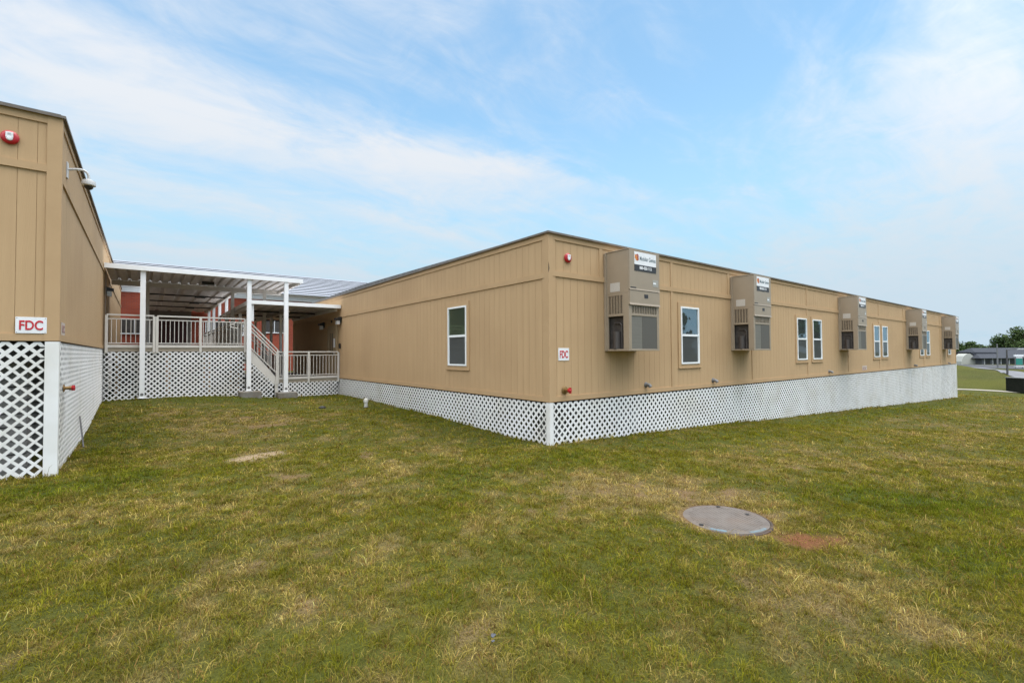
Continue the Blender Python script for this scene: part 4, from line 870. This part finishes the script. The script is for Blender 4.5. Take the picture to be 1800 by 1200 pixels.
# ------------------------------------------------------------------ grass blades
def scatter(dens_near):
    fw, rt = np.array([uf.x, uf.y]), np.array([ux.x, ux.y]); out = []
    for d0, d1, dens in ((1.6, 4, 9500), (4, 6, 7000), (6, 9, 3800), (9, 14, 1500), (14, 22, 460), (22, 36, 120), (36, 62, 30)):
        hw = 1.30 * d1 + 1.0; n = int((d1 - d0) * 2 * hw * dens); K = max(1, n // 16)
        dd = d0 + (d1 - d0) * rng.random(n); rr = (rng.random(n) * 2 - 1) * hw
        cd_, cr_ = d0 + (d1 - d0) * rng.random(K), (rng.random(K) * 2 - 1) * hw; kt = rng.integers(0, K, n); v1, v2 = rng.random(K), rng.random(K)
        sg_ = .013 * (1 + max(0, d0 - 5) * .10) * (.6 + .9 * v2[kt]); o1, o2 = rng.normal(size=n) * sg_, rng.normal(size=n) * sg_; tf = rng.random(n) < .60
        dd = np.where(tf, cd_[kt] + o1, dd); rr = np.where(tf, cr_[kt] + o2, rr)
        m = np.abs(rr) < 1.30 * dd + 1.0; xy = CAM[:2] + dd[:, None] * fw + rr[:, None] * rt
        od = (o1[:, None] * fw + o2[:, None] * rt) / sg_[:, None] * tf[:, None]
        out.append(np.c_[xy, dd, od, np.where(tf, v1[kt], .5), np.where(tf, v2[kt], .35), tf][m])
    P = np.concatenate(out); x, y = P[:, 0], P[:, 1]
    bad = ((x > .03) & (y > .03) & (x < LX)) | ((x < LBX - .03) & (y > LBY + .03)) | (y > 12.62) | (np.hypot(x - MH[0], y - MH[1]) < .50)
    bad |= (np.abs(x + 3.27) < .34) & (y > 12.1) | (np.abs(x + 2.05) < .34) & (y > 12.1)
    bad |= (x > 52)
    return P[~bad]
P = scatter(1)
st_, so_, lu_, sa_, rd_ = lawn(P[:, 0], P[:, 1])
clump = vnoise(P[:, 0], P[:, 1], 6.5, 55, 3)
bare = np.maximum.reduce([so_ * .80, sa_ * .86, rd_ * .93])
keep = rng.random(len(P)) > np.maximum(bare, np.clip((.46 - clump) * 2.2, 0, .65) * (1 - .6 * lu_)); P = P[keep]; st_, so_, lu_, clump, sa_, rd_ = (a[keep] for a in (st_, so_, lu_, clump, sa_, rd_))
N = len(P); x, y, dist, ox, oy, tv1, tv2, istuft = P.T; z = G(x, y)
edge = np.minimum.reduce([np.where((y > 2.6) & (x < -6.5), x - LBX, 9), np.where(y > -.2, -x, 9), np.where(x > 0, -y, 9), np.where(x < LBX, LBY - y, 9), np.abs(y - 12.6)]); tall = np.exp(-np.clip(edge, 0, 9) / .10)
hgt = (.016 + .034 * rng.random(N) ** 1.5) * (.45 + 1.1 * clump) * (.82 + .75 * tv2 * istuft) * (1 + .35 * lu_) * (1 + 1.3 * tall * rng.random(N)) * (1 - .45 * np.clip(so_ + rd_, 0, 1)); wid = np.clip(.0016 * dist ** .82, .0034, .03) * (.6 + .8 * rng.random(N)) * .9
hgt *= 1 + .35 * np.clip((dist - 10) / 30, 0, 1)
long_ = rng.random(N) < .006 * (1 + 2 * st_); hgt[long_] *= 1.9
ang = rng.random(N) * 2 * np.pi; lean = (.45 + 1.15 * rng.random(N)); lean[long_] *= .8
la = ang + rng.normal(size=N) * .6 + 1.2 * (vnoise(x, y, 3.0, 66, 2) - .5) * 6
dx, dy = np.cos(la) * .6 + ox * .65, np.sin(la) * .6 + oy * .65; fx, fy = -np.sin(ang), np.cos(ang)
base = np.c_[x, y, z - .004]; side = np.c_[fx, fy, np.zeros(N)] * (wid / 2)[:, None]
mid_ = base + np.c_[dx * lean * .33, dy * lean * .33, np.full(N, .62)] * hgt[:, None]
tip = base + np.c_[dx * lean, dy * lean, np.clip(1.0 - .34 * lean, .3, 1)] * hgt[:, None]
V = np.stack([base - side, base + side, mid_ + side * .75, mid_ - side * .75, tip], 1)
r_ = rng.random(N); g_lush = np.array([.098, .138, .010]); g_norm = np.array([.185, .175, .013]); g_yel = np.array([.250, .208, .040]); g_straw = np.array([.45, .335, .115]); g_brn = np.array([.24, .135, .045])
tone = vnoise(P[:, 0], P[:, 1], 9.0, 71, 2) - .5; tone2 = vnoise(P[:, 0], P[:, 1], 4.0, 73, 2) - .5
t = np.clip(st_ * 1.0 + (r_ - .5) * .6 + tone * .6 + (tv1 - .5) * .75, 0, 1)[:, None]
colr = np.where(t < .45, g_norm + (g_yel - g_norm) * (t / .45), g_yel + (g_straw - g_yel) * ((t - .45) / .55))
colr = colr + (g_lush - colr) * (np.clip(lu_ * .9 - rng.random(N) * .35, 0, 1))[:, None]
br = rng.random(N) < .05 + .10 * st_ + .35 * (tv1 > .93) + .25 * np.clip(so_ + rd_, 0, 1); colr[br] = g_brn * (.7 + .6 * rng.random(br.sum()))[:, None]
colr[long_ & (st_ > .3)] = g_straw * .95
colr *= ((.50 + .74 * rng.random(N) ** 1.2) * (1 + .6 * tone2 + .4 * tone) * (.72 + .56 * tv2))[:, None]; colr = np.clip(colr, .004, .6)
me = bpy.data.meshes.new('lawn_grass'); me.vertices.add(5 * N); me.vertices.foreach_set('co', V.ravel().astype(np.float32))
i5 = (np.arange(N) * 5)[:, None]; li = (i5 + np.array([0, 1, 2, 3, 3, 2, 4])).ravel().astype(np.int32)
me.loops.add(7 * N); me.loops.foreach_set('vertex_index', li); me.polygons.add(2 * N)
me.polygons.foreach_set('loop_start', np.stack([np.arange(N) * 7, np.arange(N) * 7 + 4], 1).ravel().astype(np.int32)); me.polygons.foreach_set('loop_total', np.tile([4, 3], N).astype(np.int32))
me.update(calc_edges=True)
at = me.color_attributes.new('blade', 'FLOAT_COLOR', 'POINT'); at.data.foreach_set('color', np.repeat(np.c_[colr, np.ones(N)], 5, 0).ravel().astype(np.float32))
gm = bpy.data.materials.new('grass_blades'); gm.use_nodes = True; gm.node_tree.nodes.clear(); n = NT(gm.node_tree)
ca_ = n.new('ShaderNodeAttribute', attribute_name='blade').outputs[0]
df = n.new('ShaderNodeBsdfDiffuse', {0: ca_}); tr = n.new('ShaderNodeBsdfTranslucent', {0: ca_})
mx = n.new('ShaderNodeMixShader', {0: .35, 1: df.outputs[0], 2: tr.outputs[0]}); n.new('ShaderNodeOutputMaterial', {0: mx.outputs[0]})
me.materials.append(gm); go = bpy.data.objects.new('lawn_grass', me); COL.objects.link(go); tag(go, 'mown patchy green and straw coloured grass of the lawn', 'grass', kind='stuff')
print('blades', N)
